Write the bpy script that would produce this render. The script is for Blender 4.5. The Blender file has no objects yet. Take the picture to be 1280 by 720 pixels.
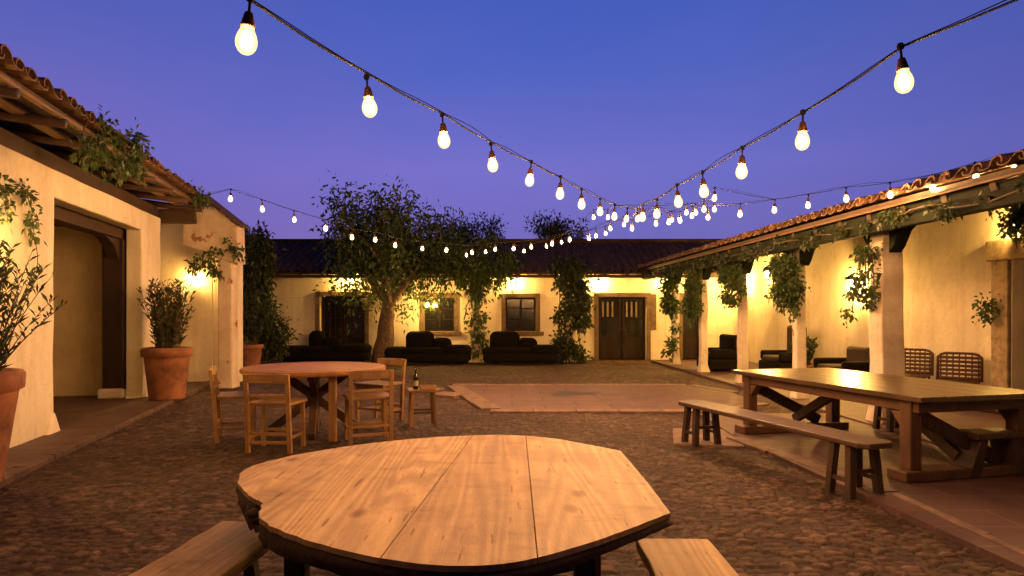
import bpy, math, random
import numpy as np
from mathutils import Vector, Matrix

random.seed(7); rng = np.random.default_rng(11)
SC = bpy.context.scene
COL = SC.collection
F = 853.33; CAMH = 1.6; HZ = 390.0
def at(px, py, d):
    return Vector(((px-640)/F*d, d, CAMH+(HZ-py)/F*d))

# ------------------------------------------------------------------ materials
def new_mat(name):
    m = bpy.data.materials.new(name); m.use_nodes = True
    nt = m.node_tree
    b = nt.nodes['Principled BSDF']
    return m, nt, b
def N(nt, t, **kw):
    n = nt.nodes.new(t)
    for k, v in kw.items():
        if k in n.inputs.keys(): n.inputs[k].default_value = v
        else: setattr(n, k, v)
    return n
def ramp(nt, stops):
    r = nt.nodes.new('ShaderNodeValToRGB'); e = r.color_ramp.elements
    while len(e) > 1: e.remove(e[-1])
    e[0].position = stops[0][0]; e[0].color = (*stops[0][1], 1)
    for p, c in stops[1:]:
        q = e.new(p); q.color = (*c, 1)
    return r
def coords(nt, kind='Object', scale=(1,1,1), rot=(0,0,0)):
    tc = nt.nodes.new('ShaderNodeTexCoord'); mp = nt.nodes.new('ShaderNodeMapping')
    mp.inputs['Scale'].default_value = scale; mp.inputs['Rotation'].default_value = rot
    nt.links.new(tc.outputs[kind], mp.inputs['Vector'])
    return mp.outputs['Vector']
def bump(nt, b, h, strength=.4, dist=.02, prev=None):
    bp = N(nt, 'ShaderNodeBump', Strength=strength, Distance=dist)
    nt.links.new(h, bp.inputs['Height'])
    if prev is not None: nt.links.new(prev, bp.inputs['Normal'])
    nt.links.new(bp.outputs['Normal'], b.inputs['Normal'])
    return bp.outputs['Normal']
def mixc(nt, fac, a, bb, mode='MIX'):
    m = nt.nodes.new('ShaderNodeMix'); m.data_type = 'RGBA'; m.blend_type = mode
    for sock, v in ((m.inputs[0], fac), (m.inputs[6], a), (m.inputs[7], bb)):
        if hasattr(v, 'links'): nt.links.new(v, sock)
        elif isinstance(v, (int, float)): sock.default_value = v
        else: sock.default_value = (*v, 1)
    return m.outputs[2]
def obj_random(nt, sock, amt=.35):
    oi = nt.nodes.new('ShaderNodeObjectInfo')
    mr = N(nt, 'ShaderNodeMapRange'); mr.inputs[3].default_value = 1-amt; mr.inputs[4].default_value = 1+amt*.4
    nt.links.new(oi.outputs['Random'], mr.inputs[0])
    return mixc(nt, 1.0, sock, mr.outputs[0], 'MULTIPLY')

def mat_plaster(name, col, col2, brick=None, seed=0.0):
    m, nt, b = new_mat(name)
    v = coords(nt, 'Object')
    n1 = N(nt, 'ShaderNodeTexNoise', Scale=1.3, Detail=6.0, Roughness=.65); nt.links.new(v, n1.inputs['Vector'])
    r = ramp(nt, [(.36, col2), (.58, col)]); nt.links.new(n1.outputs['Fac'], r.inputs['Fac'])
    c = r.outputs['Color']
    n3 = N(nt, 'ShaderNodeTexNoise', Scale=9.0, Detail=8.0, Roughness=.7); nt.links.new(v, n3.inputs['Vector'])
    r3 = ramp(nt, [(.3, (.72, .68, .62)), (.5, (1, 1, 1))]); nt.links.new(n3.outputs['Fac'], r3.inputs['Fac'])
    c = mixc(nt, .35, c, r3.outputs['Color'], 'MULTIPLY')
    n6 = N(nt, 'ShaderNodeTexNoise', Scale=1.0, Detail=5.0, Roughness=.6); nt.links.new(coords(nt, 'Object', (5, 5, .5)), n6.inputs['Vector'])
    r6 = ramp(nt, [(.36, (.66, .58, .48)), (.5, (1, 1, 1))]); nt.links.new(n6.outputs['Fac'], r6.inputs['Fac'])
    c = mixc(nt, .25, c, r6.outputs['Color'], 'MULTIPLY')          # rain streaks
    vc = N(nt, 'ShaderNodeTexVoronoi', Scale=.9); vc.feature = 'DISTANCE_TO_EDGE'
    nw = N(nt, 'ShaderNodeTexNoise', Scale=2.5, Detail=5.0); nt.links.new(v, nw.inputs['Vector'])
    nt.links.new(mixc(nt, .22, v, nw.outputs['Color'], 'ADD'), vc.inputs['Vector'])
    rc = ramp(nt, [(.0, (.45, .38, .30)), (.006, (1, 1, 1))]); nt.links.new(vc.outputs['Distance'], rc.inputs['Fac'])
    c = mixc(nt, .2, c, rc.outputs['Color'], 'MULTIPLY')         # hair cracks
    h = n3.outputs['Fac']
    if brick:
        n2 = N(nt, 'ShaderNodeTexNoise', Scale=2.1, Detail=5.0, Roughness=.6); nt.links.new(coords(nt, 'Object', rot=(.3, .2, seed)), n2.inputs['Vector'])
        rr = ramp(nt, [(brick, (0, 0, 0)), (brick+.03, (1, 1, 1))]); nt.links.new(n2.outputs['Fac'], rr.inputs['Fac'])
        bt = N(nt, 'ShaderNodeTexBrick', Scale=3.6); nt.links.new(coords(nt, 'Object', rot=(math.pi/2, 0, .5)), bt.inputs['Vector'])
        bt.inputs['Color1'].default_value = (.30, .10, .05, 1); bt.inputs['Color2'].default_value = (.22, .07, .04, 1); bt.inputs['Mortar'].default_value = (.35, .25, .18, 1)
        c = mixc(nt, rr.outputs['Color'], c, bt.outputs['Color'])
        h = mixc(nt, .5, h, mixc(nt, 1., rr.outputs['Color'], (-1, -1, -1), 'MULTIPLY'), 'ADD')
    nt.links.new(c, b.inputs['Base Color'])
    b.inputs['Roughness'].default_value = .93
    p = bump(nt, b, h, .35, .03)
    n4 = N(nt, 'ShaderNodeTexNoise', Scale=70.0, Detail=3.0); nt.links.new(v, n4.inputs['Vector'])
    bump(nt, b, n4.outputs['Fac'], .25, .006, p)
    return m

def mat_wood(name, light, dark, axis='Y', rough=.6, scale=1.0, bumpy=.35, knots=False, spec=.5, rnd=0.0, wave=.10, fine=0):
    m, nt, b = new_mat(name)
    s = {'X': (.7, 9, 9), 'Y': (9, .7, 9), 'Z': (9, 9, .7)}[axis]
    s = tuple(q*scale for q in s)
    v = coords(nt, 'Object', s)
    n0 = N(nt, 'ShaderNodeTexNoise', Scale=.5, Detail=3.0, Roughness=.5); nt.links.new(v, n0.inputs['Vector'])
    w = N(nt, 'ShaderNodeTexWave', Scale=.7, Distortion=9.0, Detail=3.0); w.inputs['Detail Scale'].default_value = .6
    w.bands_direction = {'X': 'Y', 'Y': 'X', 'Z': 'X'}[axis]
    nt.links.new(v, w.inputs['Vector'])
    n1 = N(nt, 'ShaderNodeTexNoise', Scale=4.0, Detail=8.0, Roughness=.7); nt.links.new(v, n1.inputs['Vector'])
    mid = tuple((a+c)/2 for a, c in zip(light, dark))
    nf = N(nt, 'ShaderNodeTexNoise', Scale=11.0, Detail=6.0, Roughness=.75, Distortion=.4); nt.links.new(v, nf.inputs['Vector'])
    f = mixc(nt, wave, mixc(nt, .45, n1.outputs['Fac'], nf.outputs['Fac']), w.outputs['Color'])
    if fine:
        nq = N(nt, 'ShaderNodeTexNoise', Scale=fine, Detail=4.0, Roughness=.7, Distortion=.8); nt.links.new(v, nq.inputs['Vector'])
        f = mixc(nt, .42, f, nq.outputs['Fac'])
        # growth rings: contour lines of a stretched smooth noise
        ng = N(nt, 'ShaderNodeTexNoise', Scale=.55, Detail=1.5, Roughness=.4); nt.links.new(coords(nt, 'Object', tuple(q*.55 for q in s)), ng.inputs['Vector'])
        mm = N(nt, 'ShaderNodeMath', operation='MULTIPLY'); mm.inputs[1].default_value = 150; nt.links.new(ng.outputs['Fac'], mm.inputs[0])
        ms = N(nt, 'ShaderNodeMath', operation='SINE'); nt.links.new(mm.outputs[0], ms.inputs[0])
        mr_ = N(nt, 'ShaderNodeMapRange'); mr_.inputs[1].default_value = -1; mr_.inputs[2].default_value = 1; mr_.inputs[3].default_value = .35; mr_.inputs[4].default_value = .65; nt.links.new(ms.outputs[0], mr_.inputs[0])
        f = mixc(nt, .34, f, mr_.outputs[0])
    r = ramp(nt, [(.33, dark), (.5, mid), (.66, light)]); nt.links.new(f, r.inputs['Fac'])
    c = r.outputs['Color']
    r0 = ramp(nt, [(.3, (.62, .58, .52)), (.6, (1, 1, 1))]); nt.links.new(n0.outputs['Fac'], r0.inputs['Fac'])
    c = mixc(nt, .8, c, r0.outputs['Color'], 'MULTIPLY')
    n5 = N(nt, 'ShaderNodeTexNoise', Scale=2.3, Detail=6.0, Roughness=.65); nt.links.new(coords(nt, 'Object'), n5.inputs['Vector'])
    r5 = ramp(nt, [(.34, (.55, .48, .40)), (.52, (1, 1, 1))]); nt.links.new(n5.outputs['Fac'], r5.inputs['Fac'])
    c = mixc(nt, .6, c, r5.outputs['Color'], 'MULTIPLY')
    if knots:
        vo = N(nt, 'ShaderNodeTexVoronoi', Scale=1.0); nt.links.new(coords(nt, 'Object', (2.6, 1.3, 2.0)), vo.inputs['Vector'])
        rk = ramp(nt, [(.0, (.25, .14, .07)), (.05, (.42, .28, .16)), (.11, (1, 1, 1))]); nt.links.new(vo.outputs['Distance'], rk.inputs['Fac'])
        c = mixc(nt, .85, c, rk.outputs['Color'], 'MULTIPLY')
    if fine:
        gi = nt.nodes.new('ShaderNodeNewGeometry'); ri = ramp(nt, [(0, (.86, .80, .74)), (.5, (1, 1, .98)), (1, (.92, .90, .92))]); nt.links.new(gi.outputs['Random Per Island'], ri.inputs['Fac'])
        c = mixc(nt, 1.0, c, ri.outputs['Color'], 'MULTIPLY')
        nk = N(nt, 'ShaderNodeTexNoise', Scale=4.5, Detail=3.0, Roughness=.5); nt.links.new(coords(nt, 'Object', tuple(q*(.8 if q > 2 else 1.2) for q in s)), nk.inputs['Vector'])
        rk2 = ramp(nt, [(.655, (1, 1, 1)), (.70, (.38, .27, .18))]); nt.links.new(nk.outputs['Fac'], rk2.inputs['Fac'])
        c = mixc(nt, .85, c, rk2.outputs['Color'], 'MULTIPLY')     # drying checks
        nb = N(nt, 'ShaderNodeTexNoise', Scale=3.4, Detail=5.0, Roughness=.6); nt.links.new(coords(nt, 'Object', (1, 2.4, 1)), nb.inputs['Vector'])
        rb = ramp(nt, [(.58, (1, 1, 1)), (.70, (.66, .55, .45))]); nt.links.new(nb.outputs['Fac'], rb.inputs['Fac'])
        c = mixc(nt, .8, c, rb.outputs['Color'], 'MULTIPLY')       # old water stains
    if rnd: c = obj_random(nt, c, rnd)
    nt.links.new(c, b.inputs['Base Color'])
    rr = N(nt, 'ShaderNodeMapRange'); rr.inputs[3].default_value = rough-.12; rr.inputs[4].default_value = rough+.15
    nt.links.new(n1.outputs['Fac'], rr.inputs[0]); nt.links.new(rr.outputs[0], b.inputs['Roughness'])
    b.inputs['Specular IOR Level'].default_value = spec
    bump(nt, b, f, bumpy, .008)
    return m

def mat_simple(name, col, rough=.7, metal=0.0, var=.25, nscale=6.0, bstr=.2, spec=.5, rnd=0.0):
    m, nt, b = new_mat(name)
    n = N(nt, 'ShaderNodeTexNoise', Scale=nscale, Detail=6.0, Roughness=.65); nt.links.new(coords(nt), n.inputs['Vector'])
    r = ramp(nt, [(.3, tuple(q*(1-var*1.6) for q in col)), (.7, tuple(min(1, q*(1+var)) for q in col))])
    nt.links.new(n.outputs['Fac'], r.inputs['Fac'])
    c = r.outputs['Color']
    if rnd: c = obj_random(nt, c, rnd)
    nt.links.new(c, b.inputs['Base Color'])
    b.inputs['Roughness'].default_value = rough; b.inputs['Metallic'].default_value = metal
    b.inputs['Specular IOR Level'].default_value = spec
    if bstr: bump(nt, b, n.outputs['Fac'], bstr, .01)
    return m

def mat_leaf(name, c1, c2, c3):
    m, nt, b = new_mat(name)
    gm = nt.nodes.new('ShaderNodeNewGeometry')
    r = ramp(nt, [(0, c1), (.5, c2), (1, c3)]); nt.links.new(gm.outputs['Random Per Island'], r.inputs['Fac'])
    nt.links.new(r.outputs['Color'], b.inputs['Base Color'])
    b.inputs['Roughness'].default_value = .5
    tr = nt.nodes.new('ShaderNodeBsdfTranslucent'); nt.links.new(r.outputs['Color'], tr.inputs['Color'])
    mx = nt.nodes.new('ShaderNodeMixShader'); mx.inputs[0].default_value = .35
    nt.links.new(b.outputs[0], mx.inputs[1]); nt.links.new(tr.outputs[0], mx.inputs[2])
    nt.links.new(mx.outputs[0], nt.nodes['Material Output'].inputs['Surface'])
    return m

def mat_emit(name, col, strength):
    m = bpy.data.materials.new(name); m.use_nodes = True
    nt = m.node_tree; nt.nodes.remove(nt.nodes['Principled BSDF'])
    e = nt.nodes.new('ShaderNodeEmission'); e.inputs[0].default_value = (*col, 1); e.inputs[1].default_value = strength
    nt.links.new(e.outputs[0], nt.nodes['Material Output'].inputs['Surface'])
    return m

def mat_tile(name, cols):
    m, nt, b = new_mat(name)
    gm = nt.nodes.new('ShaderNodeNewGeometry')
    r = ramp(nt, [(i/(len(cols)-1), c) for i, c in enumerate(cols)]); nt.links.new(gm.outputs['Random Per Island'], r.inputs['Fac'])
    v = coords(nt)
    n = N(nt, 'ShaderNodeTexNoise', Scale=7.0, Detail=7.0, Roughness=.7); nt.links.new(v, n.inputs['Vector'])
    r2 = ramp(nt, [(.35, (.35, .33, .30)), (.6, (1, 1, 1))]); nt.links.new(n.outputs['Fac'], r2.inputs['Fac'])
    nt.links.new(mixc(nt, .8, r.outputs['Color'], r2.outputs['Color'], 'MULTIPLY'), b.inputs['Base Color'])
    b.inputs['Roughness'].default_value = .85
    bump(nt, b, n.outputs['Fac'], .4, .015)
    return m

def mat_cobble():
    m, nt, b = new_mat('cobble_ground')
    v = coords(nt)
    at_ = nt.nodes.new('ShaderNodeAttribute'); at_.attribute_name = 'stone'   # random value per cobble
    r = ramp(nt, [(0, (.058, .031, .024)), (.4, (.098, .055, .042)), (.75, (.135, .079, .060)), (1, (.19, .118, .09))])
    nt.links.new(at_.outputs['Fac'], r.inputs['Fac'])
    n = N(nt, 'ShaderNodeTexNoise', Scale=24.0, Detail=8.0, Roughness=.7); nt.links.new(v, n.inputs['Vector'])
    r2 = ramp(nt, [(.36, (.36, .34, .33)), (.6, (1.15, 1.15, 1.15))]); nt.links.new(n.outputs['Fac'], r2.inputs['Fac'])
    c = mixc(nt, .85, r.outputs['Color'], r2.outputs['Color'], 'MULTIPLY')
    n2 = N(nt, 'ShaderNodeTexNoise', Scale=.55, Detail=4.0, Roughness=.6); nt.links.new(v, n2.inputs['Vector'])
    r3 = ramp(nt, [(.38, (.62, .58, .55)), (.62, (1.0, 1.0, 1.0))]); nt.links.new(n2.outputs['Fac'], r3.inputs['Fac'])
    c = mixc(nt, 1.0, c, r3.outputs['Color'], 'MULTIPLY')
    gap = nt.nodes.new('ShaderNodeAttribute'); gap.attribute_name = 'joint'   # earth in the joints
    c = mixc(nt, gap.outputs['Fac'], c, (.030, .017, .011))
    nt.links.new(c, b.inputs['Base Color'])
    b.inputs['Roughness'].default_value = .8; b.inputs['Specular IOR Level'].default_value = .3
    n9 = N(nt, 'ShaderNodeTexNoise', Scale=70.0, Detail=6.0, Roughness=.7); nt.links.new(v, n9.inputs['Vector'])
    bump(nt, b, n9.outputs['Fac'], .6, .012, bump(nt, b, n.outputs['Fac'], .8, .02))
    return m

def mat_paving(name, c1, c2, mortar, sc=1.0, stain=None):
    m, nt, b = new_mat(name)
    v = coords(nt)
    bt = N(nt, 'ShaderNodeTexBrick', Scale=sc); nt.links.new(v, bt.inputs['Vector'])
    bt.inputs['Color1'].default_value = (*c1, 1); bt.inputs['Color2'].default_value = (*c2, 1); bt.inputs['Mortar'].default_value = (*mortar, 1)
    bt.inputs['Mortar Size'].default_value = .008
    n = N(nt, 'ShaderNodeTexNoise', Scale=2.2, Detail=8.0, Roughness=.7); nt.links.new(v, n.inputs['Vector'])
    r = ramp(nt, [(.3, (.55, .5, .5)), (.65, (1, 1, 1))]); nt.links.new(n.outputs['Fac'], r.inputs['Fac'])
    c = mixc(nt, .85, bt.outputs['Color'], r.outputs['Color'], 'MULTIPLY')
    if stain:
        nd = N(nt, 'ShaderNodeTexNoise', Scale=1.6, Detail=5.0); nt.links.new(v, nd.inputs['Vector'])
        dist = nt.nodes.new('ShaderNodeVectorMath'); dist.operation = 'DISTANCE'; dist.inputs[1].default_value = (*stain, 0); nt.links.new(v, dist.inputs[0])
        ad = N(nt, 'ShaderNodeMath', operation='ADD'); nt.links.new(dist.outputs['Value'], ad.inputs[0]); nt.links.new(nd.outputs['Fac'], ad.inputs[1])
        rs = ramp(nt, [(.80, (.16, .16, .17)), (1.12, (1, 1, 1))]); nt.links.new(ad.outputs[0], rs.inputs['Fac'])
        c = mixc(nt, 1.0, c, rs.outputs['Color'], 'MULTIPLY')
    nt.links.new(c, b.inputs['Base Color'])
    n2 = N(nt, 'ShaderNodeTexNoise', Scale=18.0, Detail=6.0); nt.links.new(v, n2.inputs['Vector'])
    b.inputs['Roughness'].default_value = .68
    bump(nt, b, n2.outputs['Fac'], .3, .01)
    return m

M = {}
M['plaster'] = mat_plaster('lime_plaster', (.78, .70, .56), (.68, .60, .46))
M['plaster_white'] = mat_plaster('whitewash', (.74, .67, .56), (.55, .48, .40))
M['plaster_worn'] = mat_plaster('worn_plaster', (.66, .56, .47), (.50, .38, .30), brick=.60, seed=.6)
M['plaster_pillar'] = mat_plaster('pillar_plaster', (.70, .62, .54), (.50, .41, .34), brick=.64, seed=1.1)
M['plaster_room'] = mat_plaster('room_plaster', (.78, .68, .44), (.68, .58, .36))
M['stone_trim'] = mat_simple('stone_trim', (.15, .10, .06), .85, var=.3, nscale=9, bstr=.4)
M['stone_pale'] = mat_simple('pale_stone', (.34, .25, .15), .85, var=.3, nscale=9, bstr=.4)
M['timber'] = mat_wood('old_timber_y', (.075, .036, .018), (.022, .011, .007), 'Y', .7)
M['timber_x'] = mat_wood('old_timber_x', (.075, .036, .018), (.022, .011, .007), 'X', .7)
M['timber_z'] = mat_wood('old_timber_z', (.055, .026, .015), (.022, .011, .007), 'Z', .75, wave=.06)
M['pole'] = mat_wood('eave_pole', (.20, .11, .045), (.08, .04, .018), 'Y', .65)
M['rafter'] = mat_wood('rafter_wood', (.09, .038, .018), (.03, .013, .008), 'X', .7)
M['beam_green'] = mat_wood('green_beam', (.016, .022, .012), (.006, .010, .005), 'Y', .8, spec=.15)
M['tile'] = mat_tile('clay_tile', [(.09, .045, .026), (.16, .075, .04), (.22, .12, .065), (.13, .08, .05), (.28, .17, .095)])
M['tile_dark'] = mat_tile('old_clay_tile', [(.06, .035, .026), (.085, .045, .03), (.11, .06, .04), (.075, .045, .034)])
M['cobble'] = mat_cobble()
M['paving'] = mat_paving('red_paving', (.150, .066, .060), (.112, .050, .048), (.06, .030, .028), .45, stain=(1.15, 13.3))
M['paving2'] = mat_paving('worn_red_paving', (.120, .056, .060), (.092, .044, .050), (.15, .088, .076), .6, stain=(1.15, 13.3))
M['walk'] = mat_paving('walkway_stone', (.13, .075, .05), (.10, .056, .038), (.06, .036, .025), 1.1)
M['border'] = mat_simple('border_stone', (.20, .125, .105), .8, var=.3, nscale=5, bstr=.4)
M['terracotta'] = mat_simple('terracotta', (.27, .105, .055), .85, var=.42, nscale=3.2, bstr=.25)
M['soil'] = mat_simple('potting_soil', (.035, .022, .014), .95, nscale=40, bstr=.8)
M['table_near'] = mat_wood('bleached_slab', (.70, .49, .25), (.27, .155, .068), 'Y', .6, 1.0, .75, knots=True, spec=.3, wave=.05, fine=30)
M['bark_edge'] = mat_wood('bark_edge', (.085, .045, .024), (.022, .012, .008), 'X', .85, 2.0, .9)
M['bench_near'] = mat_wood('bleached_bench', (.62, .42, .21), (.26, .15, .07), 'Y', .6, 1.0, .75, knots=True, spec=.3, wave=.05, fine=30)
M['dark_leg'] = mat_wood('dark_leg', (.07, .04, .025), (.025, .014, .010), 'Z', .6)
M['oak_top'] = mat_wood('round_top', (.48, .225, .060), (.26, .108, .028), 'X', .5, .8, .2, spec=.12, fine=18)
M['oak'] = mat_wood('chair_wood', (.46, .26, .105), (.26, .135, .05), 'Z', .5, rnd=.2)
M['oak_x'] = mat_wood('chair_wood_x', (.46, .26, .105), (.26, .135, .05), 'X', .5, rnd=.2)
M['brown_z'] = mat_wood('brown_leg', (.22, .11, .05), (.085, .04, .02), 'Z', .55)
M['brown_x'] = mat_wood('brown_brace', (.13, .065, .033), (.04, .02, .012), 'X', .6)
M['long_top'] = mat_wood('long_table_top', (.155, .096, .052), (.07, .042, .023), 'Y', .30, .9, .2, spec=.5, fine=24)
M['long_leg'] = mat_wood('long_table_leg', (.19, .092, .042), (.08, .038, .018), 'Z', .6, wave=.1)
M['long_apron'] = mat_wood('long_table_apron', (.17, .082, .038), (.075, .036, .017), 'Y', .6, wave=.1)
M['bench_top'] = mat_wood('bench_plank', (.115, .055, .032), (.05, .024, .014), 'Y', .5)
M['bench_leg'] = mat_wood('bench_leg', (.085, .045, .025), (.03, .016, .010), 'Z', .6)
M['dark_metal'] = mat_simple('dark_iron', (.025, .02, .016), .5, .7, bstr=.1)
M['brass'] = mat_simple('copper_socket', (.12, .05, .02), .45, .6, bstr=.05)
M['wire'] = mat_simple('rubber_wire', (.010, .011, .009), .9, bstr=0, spec=.1)
M['glass_dark'] = mat_simple('dark_glass', (.012, .012, .012), .12, 0, bstr=.03, nscale=2)
M['door_wood'] = mat_wood('dark_door', (.032, .018, .011), (.012, .008, .005), 'Z', .6, spec=.15)
M['curtain'] = mat_simple('curtain', (.30, .23, .15), .9, var=.3, nscale=12, bstr=.3)
M['wicker'] = mat_simple('dark_wicker', (.009, .007, .006), .8, var=.5, nscale=60, bstr=.6, spec=.08)
M['cushion'] = mat_simple('dark_cushion', (.009, .0075, .0065), .95, var=.35, nscale=30, bstr=.3, spec=.05)
M['cushion2'] = mat_simple('brown_cushion', (.05, .03, .02), .95, var=.3, nscale=30, bstr=.3)
M['rattan'] = mat_simple('red_rattan', (.085, .034, .022), .55, var=.4, nscale=40, bstr=.4)
M['bottle'] = mat_simple('green_bottle', (.012, .016, .010), .12, bstr=0, nscale=2)
M['label_paper'] = mat_simple('paper_label', (.5, .42, .3), .8, bstr=0)
M['bark'] = mat_simple('bark', (.13, .078, .05), .9, var=.5, nscale=14, bstr=.9)
M['stem'] = mat_simple('stem', (.08, .055, .03), .85, var=.4, nscale=14, bstr=.5)
M['leaf_dark'] = mat_leaf('leaf_dark', (.022, .034, .014), (.04, .06, .022), (.07, .09, .032))
M['leaf_vine'] = mat_leaf('leaf_vine', (.028, .055, .016), (.055, .095, .026), (.10, .14, .04))
M['leaf_olive'] = mat_leaf('leaf_olive', (.035, .042, .016), (.065, .07, .026), (.10, .10, .042))
M['bulb'] = mat_emit('filament_glow', (1.0, .475, .15), 2250)
def mat_bulb_glass():
    m = mat_emit('frosted_bulb', (1.0, .70, .22), 2.1); nt = m.node_tree
    e = nt.nodes['Emission']; tr = nt.nodes.new('ShaderNodeBsdfTransparent'); mx = nt.nodes.new('ShaderNodeMixShader'); mx.inputs[0].default_value = .42
    nt.links.new(tr.outputs[0], mx.inputs[1]); nt.links.new(e.outputs[0], mx.inputs[2]); nt.links.new(mx.outputs[0], nt.nodes['Material Output'].inputs['Surface'])
    return m
M['bulb_glass'] = mat_bulb_glass()
M['sconce'] = mat_emit('lamp_glow', (1.0, .53, .115), 1300)

# ------------------------------------------------------------------ mesh builder
class MB:
    def __init__(s): s.v = []; s.f = []
    def add(s, vs, fs):
        o = len(s.v); s.v += [tuple(p) for p in vs]; s.f += [tuple(i+o for i in f) for f in fs]; return s
    def box(s, x0, x1, y0, y1, z0, z1, mat=None):
        vs = [Vector(p) for p in ((x0,y0,z0),(x1,y0,z0),(x1,y1,z0),(x0,y1,z0),(x0,y0,z1),(x1,y0,z1),(x1,y1,z1),(x0,y1,z1))]
        if mat is not None: vs = [mat @ p for p in vs]
        return s.add(vs, [(0,3,2,1),(4,5,6,7),(0,1,5,4),(1,2,6,5),(2,3,7,6),(3,0,4,7)])
    def beam(s, a, b, w, h, up=(0,0,1), w2=None, h2=None):
        a = Vector(a); b = Vector(b); d = (b-a).normalized(); u = Vector(up)
        if abs(d.dot(u)) > .98: u = Vector((0,1,0))
        sd = d.cross(u).normalized(); u = sd.cross(d)
        w2 = w2 or w; h2 = h2 or h
        vs = []
        for p, ww, hh in ((a, w, h), (b, w2, h2)):
            for i, j in ((-1,-1),(1,-1),(1,1),(-1,1)): vs.append(p+sd*(i*ww/2)+u*(j*hh/2))
        return s.add(vs, [(0,1,2,3),(7,6,5,4),(0,4,5,1),(1,5,6,2),(2,6,7,3),(3,7,4,0)])
    def tube(s, pts, r, n=8, caps=True):
        pts = [Vector(p) for p in pts]
        rs = r if isinstance(r, (list, tuple)) else [r]*len(pts)
        vs = []; fs = []
        prev = None
        for i, p in enumerate(pts):
            t = (pts[min(i+1, len(pts)-1)]-pts[max(i-1, 0)]).normalized()
            if prev is None:
                u = Vector((0,0,1)) if abs(t.z) < .9 else Vector((1,0,0))
                a = t.cross(u).normalized()
            else:
                a = (prev - t*prev.dot(t)).normalized()
            prev = a; c = t.cross(a)
            for k in range(n):
                q = 2*math.pi*k/n
                vs.append(p+(a*math.cos(q)+c*math.sin(q))*rs[i])
        for i in range(len(pts)-1):
            for k in range(n):
                k2 = (k+1) % n
                fs.append((i*n+k, i*n+k2, (i+1)*n+k2, (i+1)*n+k))
        if caps:
            fs.append(tuple(reversed(range(n)))); fs.append(tuple((len(pts)-1)*n+k for k in range(n)))
        return s.add(vs, fs)
    def lathe(s, prof, n=24, c=(0,0,0), cap=True):
        vs = []; fs = []
        for r, z in prof:
            for k in range(n):
                q = 2*math.pi*k/n; vs.append((c[0]+r*math.cos(q), c[1]+r*math.sin(q), c[2]+z))
        for i in range(len(prof)-1):
            for k in range(n):
                k2 = (k+1) % n; fs.append((i*n+k, i*n+k2, (i+1)*n+k2, (i+1)*n+k))
        if cap:
            fs.append(tuple(reversed(range(n)))); fs.append(tuple((len(prof)-1)*n+k for k in range(n)))
        return s.add(vs, fs)
    def prism(s, poly, axis, a0, a1):
        """outline extruded along an axis: poly holds the two other coordinates"""
        def P(p, a):
            if axis == 'x': return (a, p[0], p[1])
            if axis == 'y': return (p[0], a, p[1])
            return (p[0], p[1], a)
        n = len(poly)
        vs = [P(p, a0) for p in poly]+[P(p, a1) for p in poly]
        fs = [tuple(reversed(range(n))), tuple(range(n, 2*n))]+[(i, (i+1) % n, n+(i+1) % n, n+i) for i in range(n)]
        return s.add(vs, fs)
    def build(s, name, mat, parent=None, smooth=False, bevel=0, world=False, seg=2, fixn=True):
        me = bpy.data.meshes.new(name)
        vs = s.v
        if world and parent is not None:
            inv = parent.matrix_basis.inverted(); vs = [tuple(inv @ Vector(p)) for p in vs]
        me.from_pydata(vs, [], s.f)
        if fixn:
            import bmesh
            bm = bmesh.new(); bm.from_mesh(me); bmesh.ops.recalc_face_normals(bm, faces=bm.faces); bm.to_mesh(me); bm.free()
        if smooth: me.polygons.foreach_set('use_smooth', [True]*len(me.polygons))
        me.materials.append(mat); me.update()
        o = bpy.data.objects.new(name, me); COL.objects.link(o)
        if parent is not None: o.parent = parent
        if bevel:
            md = o.modifiers.new('Bevel', 'BEVEL'); md.width = bevel; md.segments = seg; md.limit_method = 'ANGLE'; md.angle_limit = math.radians(40)
            md.harden_normals = False
        return o

def tag(o, label=None, cat=None, group=None, kind=None):
    if label: o['label'] = label
    if cat: o['category'] = cat
    if group: o['group'] = group
    if kind: o['kind'] = kind
    return o
def thing(name, label, cat, loc=(0,0,0), rz=0, group=None):
    o = bpy.data.objects.new(name, None); o.empty_display_size = .2; COL.objects.link(o)
    o.location = loc; o.rotation_euler = (0,0,rz)
    o.matrix_basis = Matrix.Translation(Vector(loc)) @ Matrix.Rotation(rz, 4, 'Z')
    return tag(o, label, cat, group)
def copy_tree(o, parent=None):
    c = o.copy(); COL.objects.link(c)
    if parent is not None: c.parent = parent
    for ch in [x for x in o.children]: copy_tree(ch, c)
    return c

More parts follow.
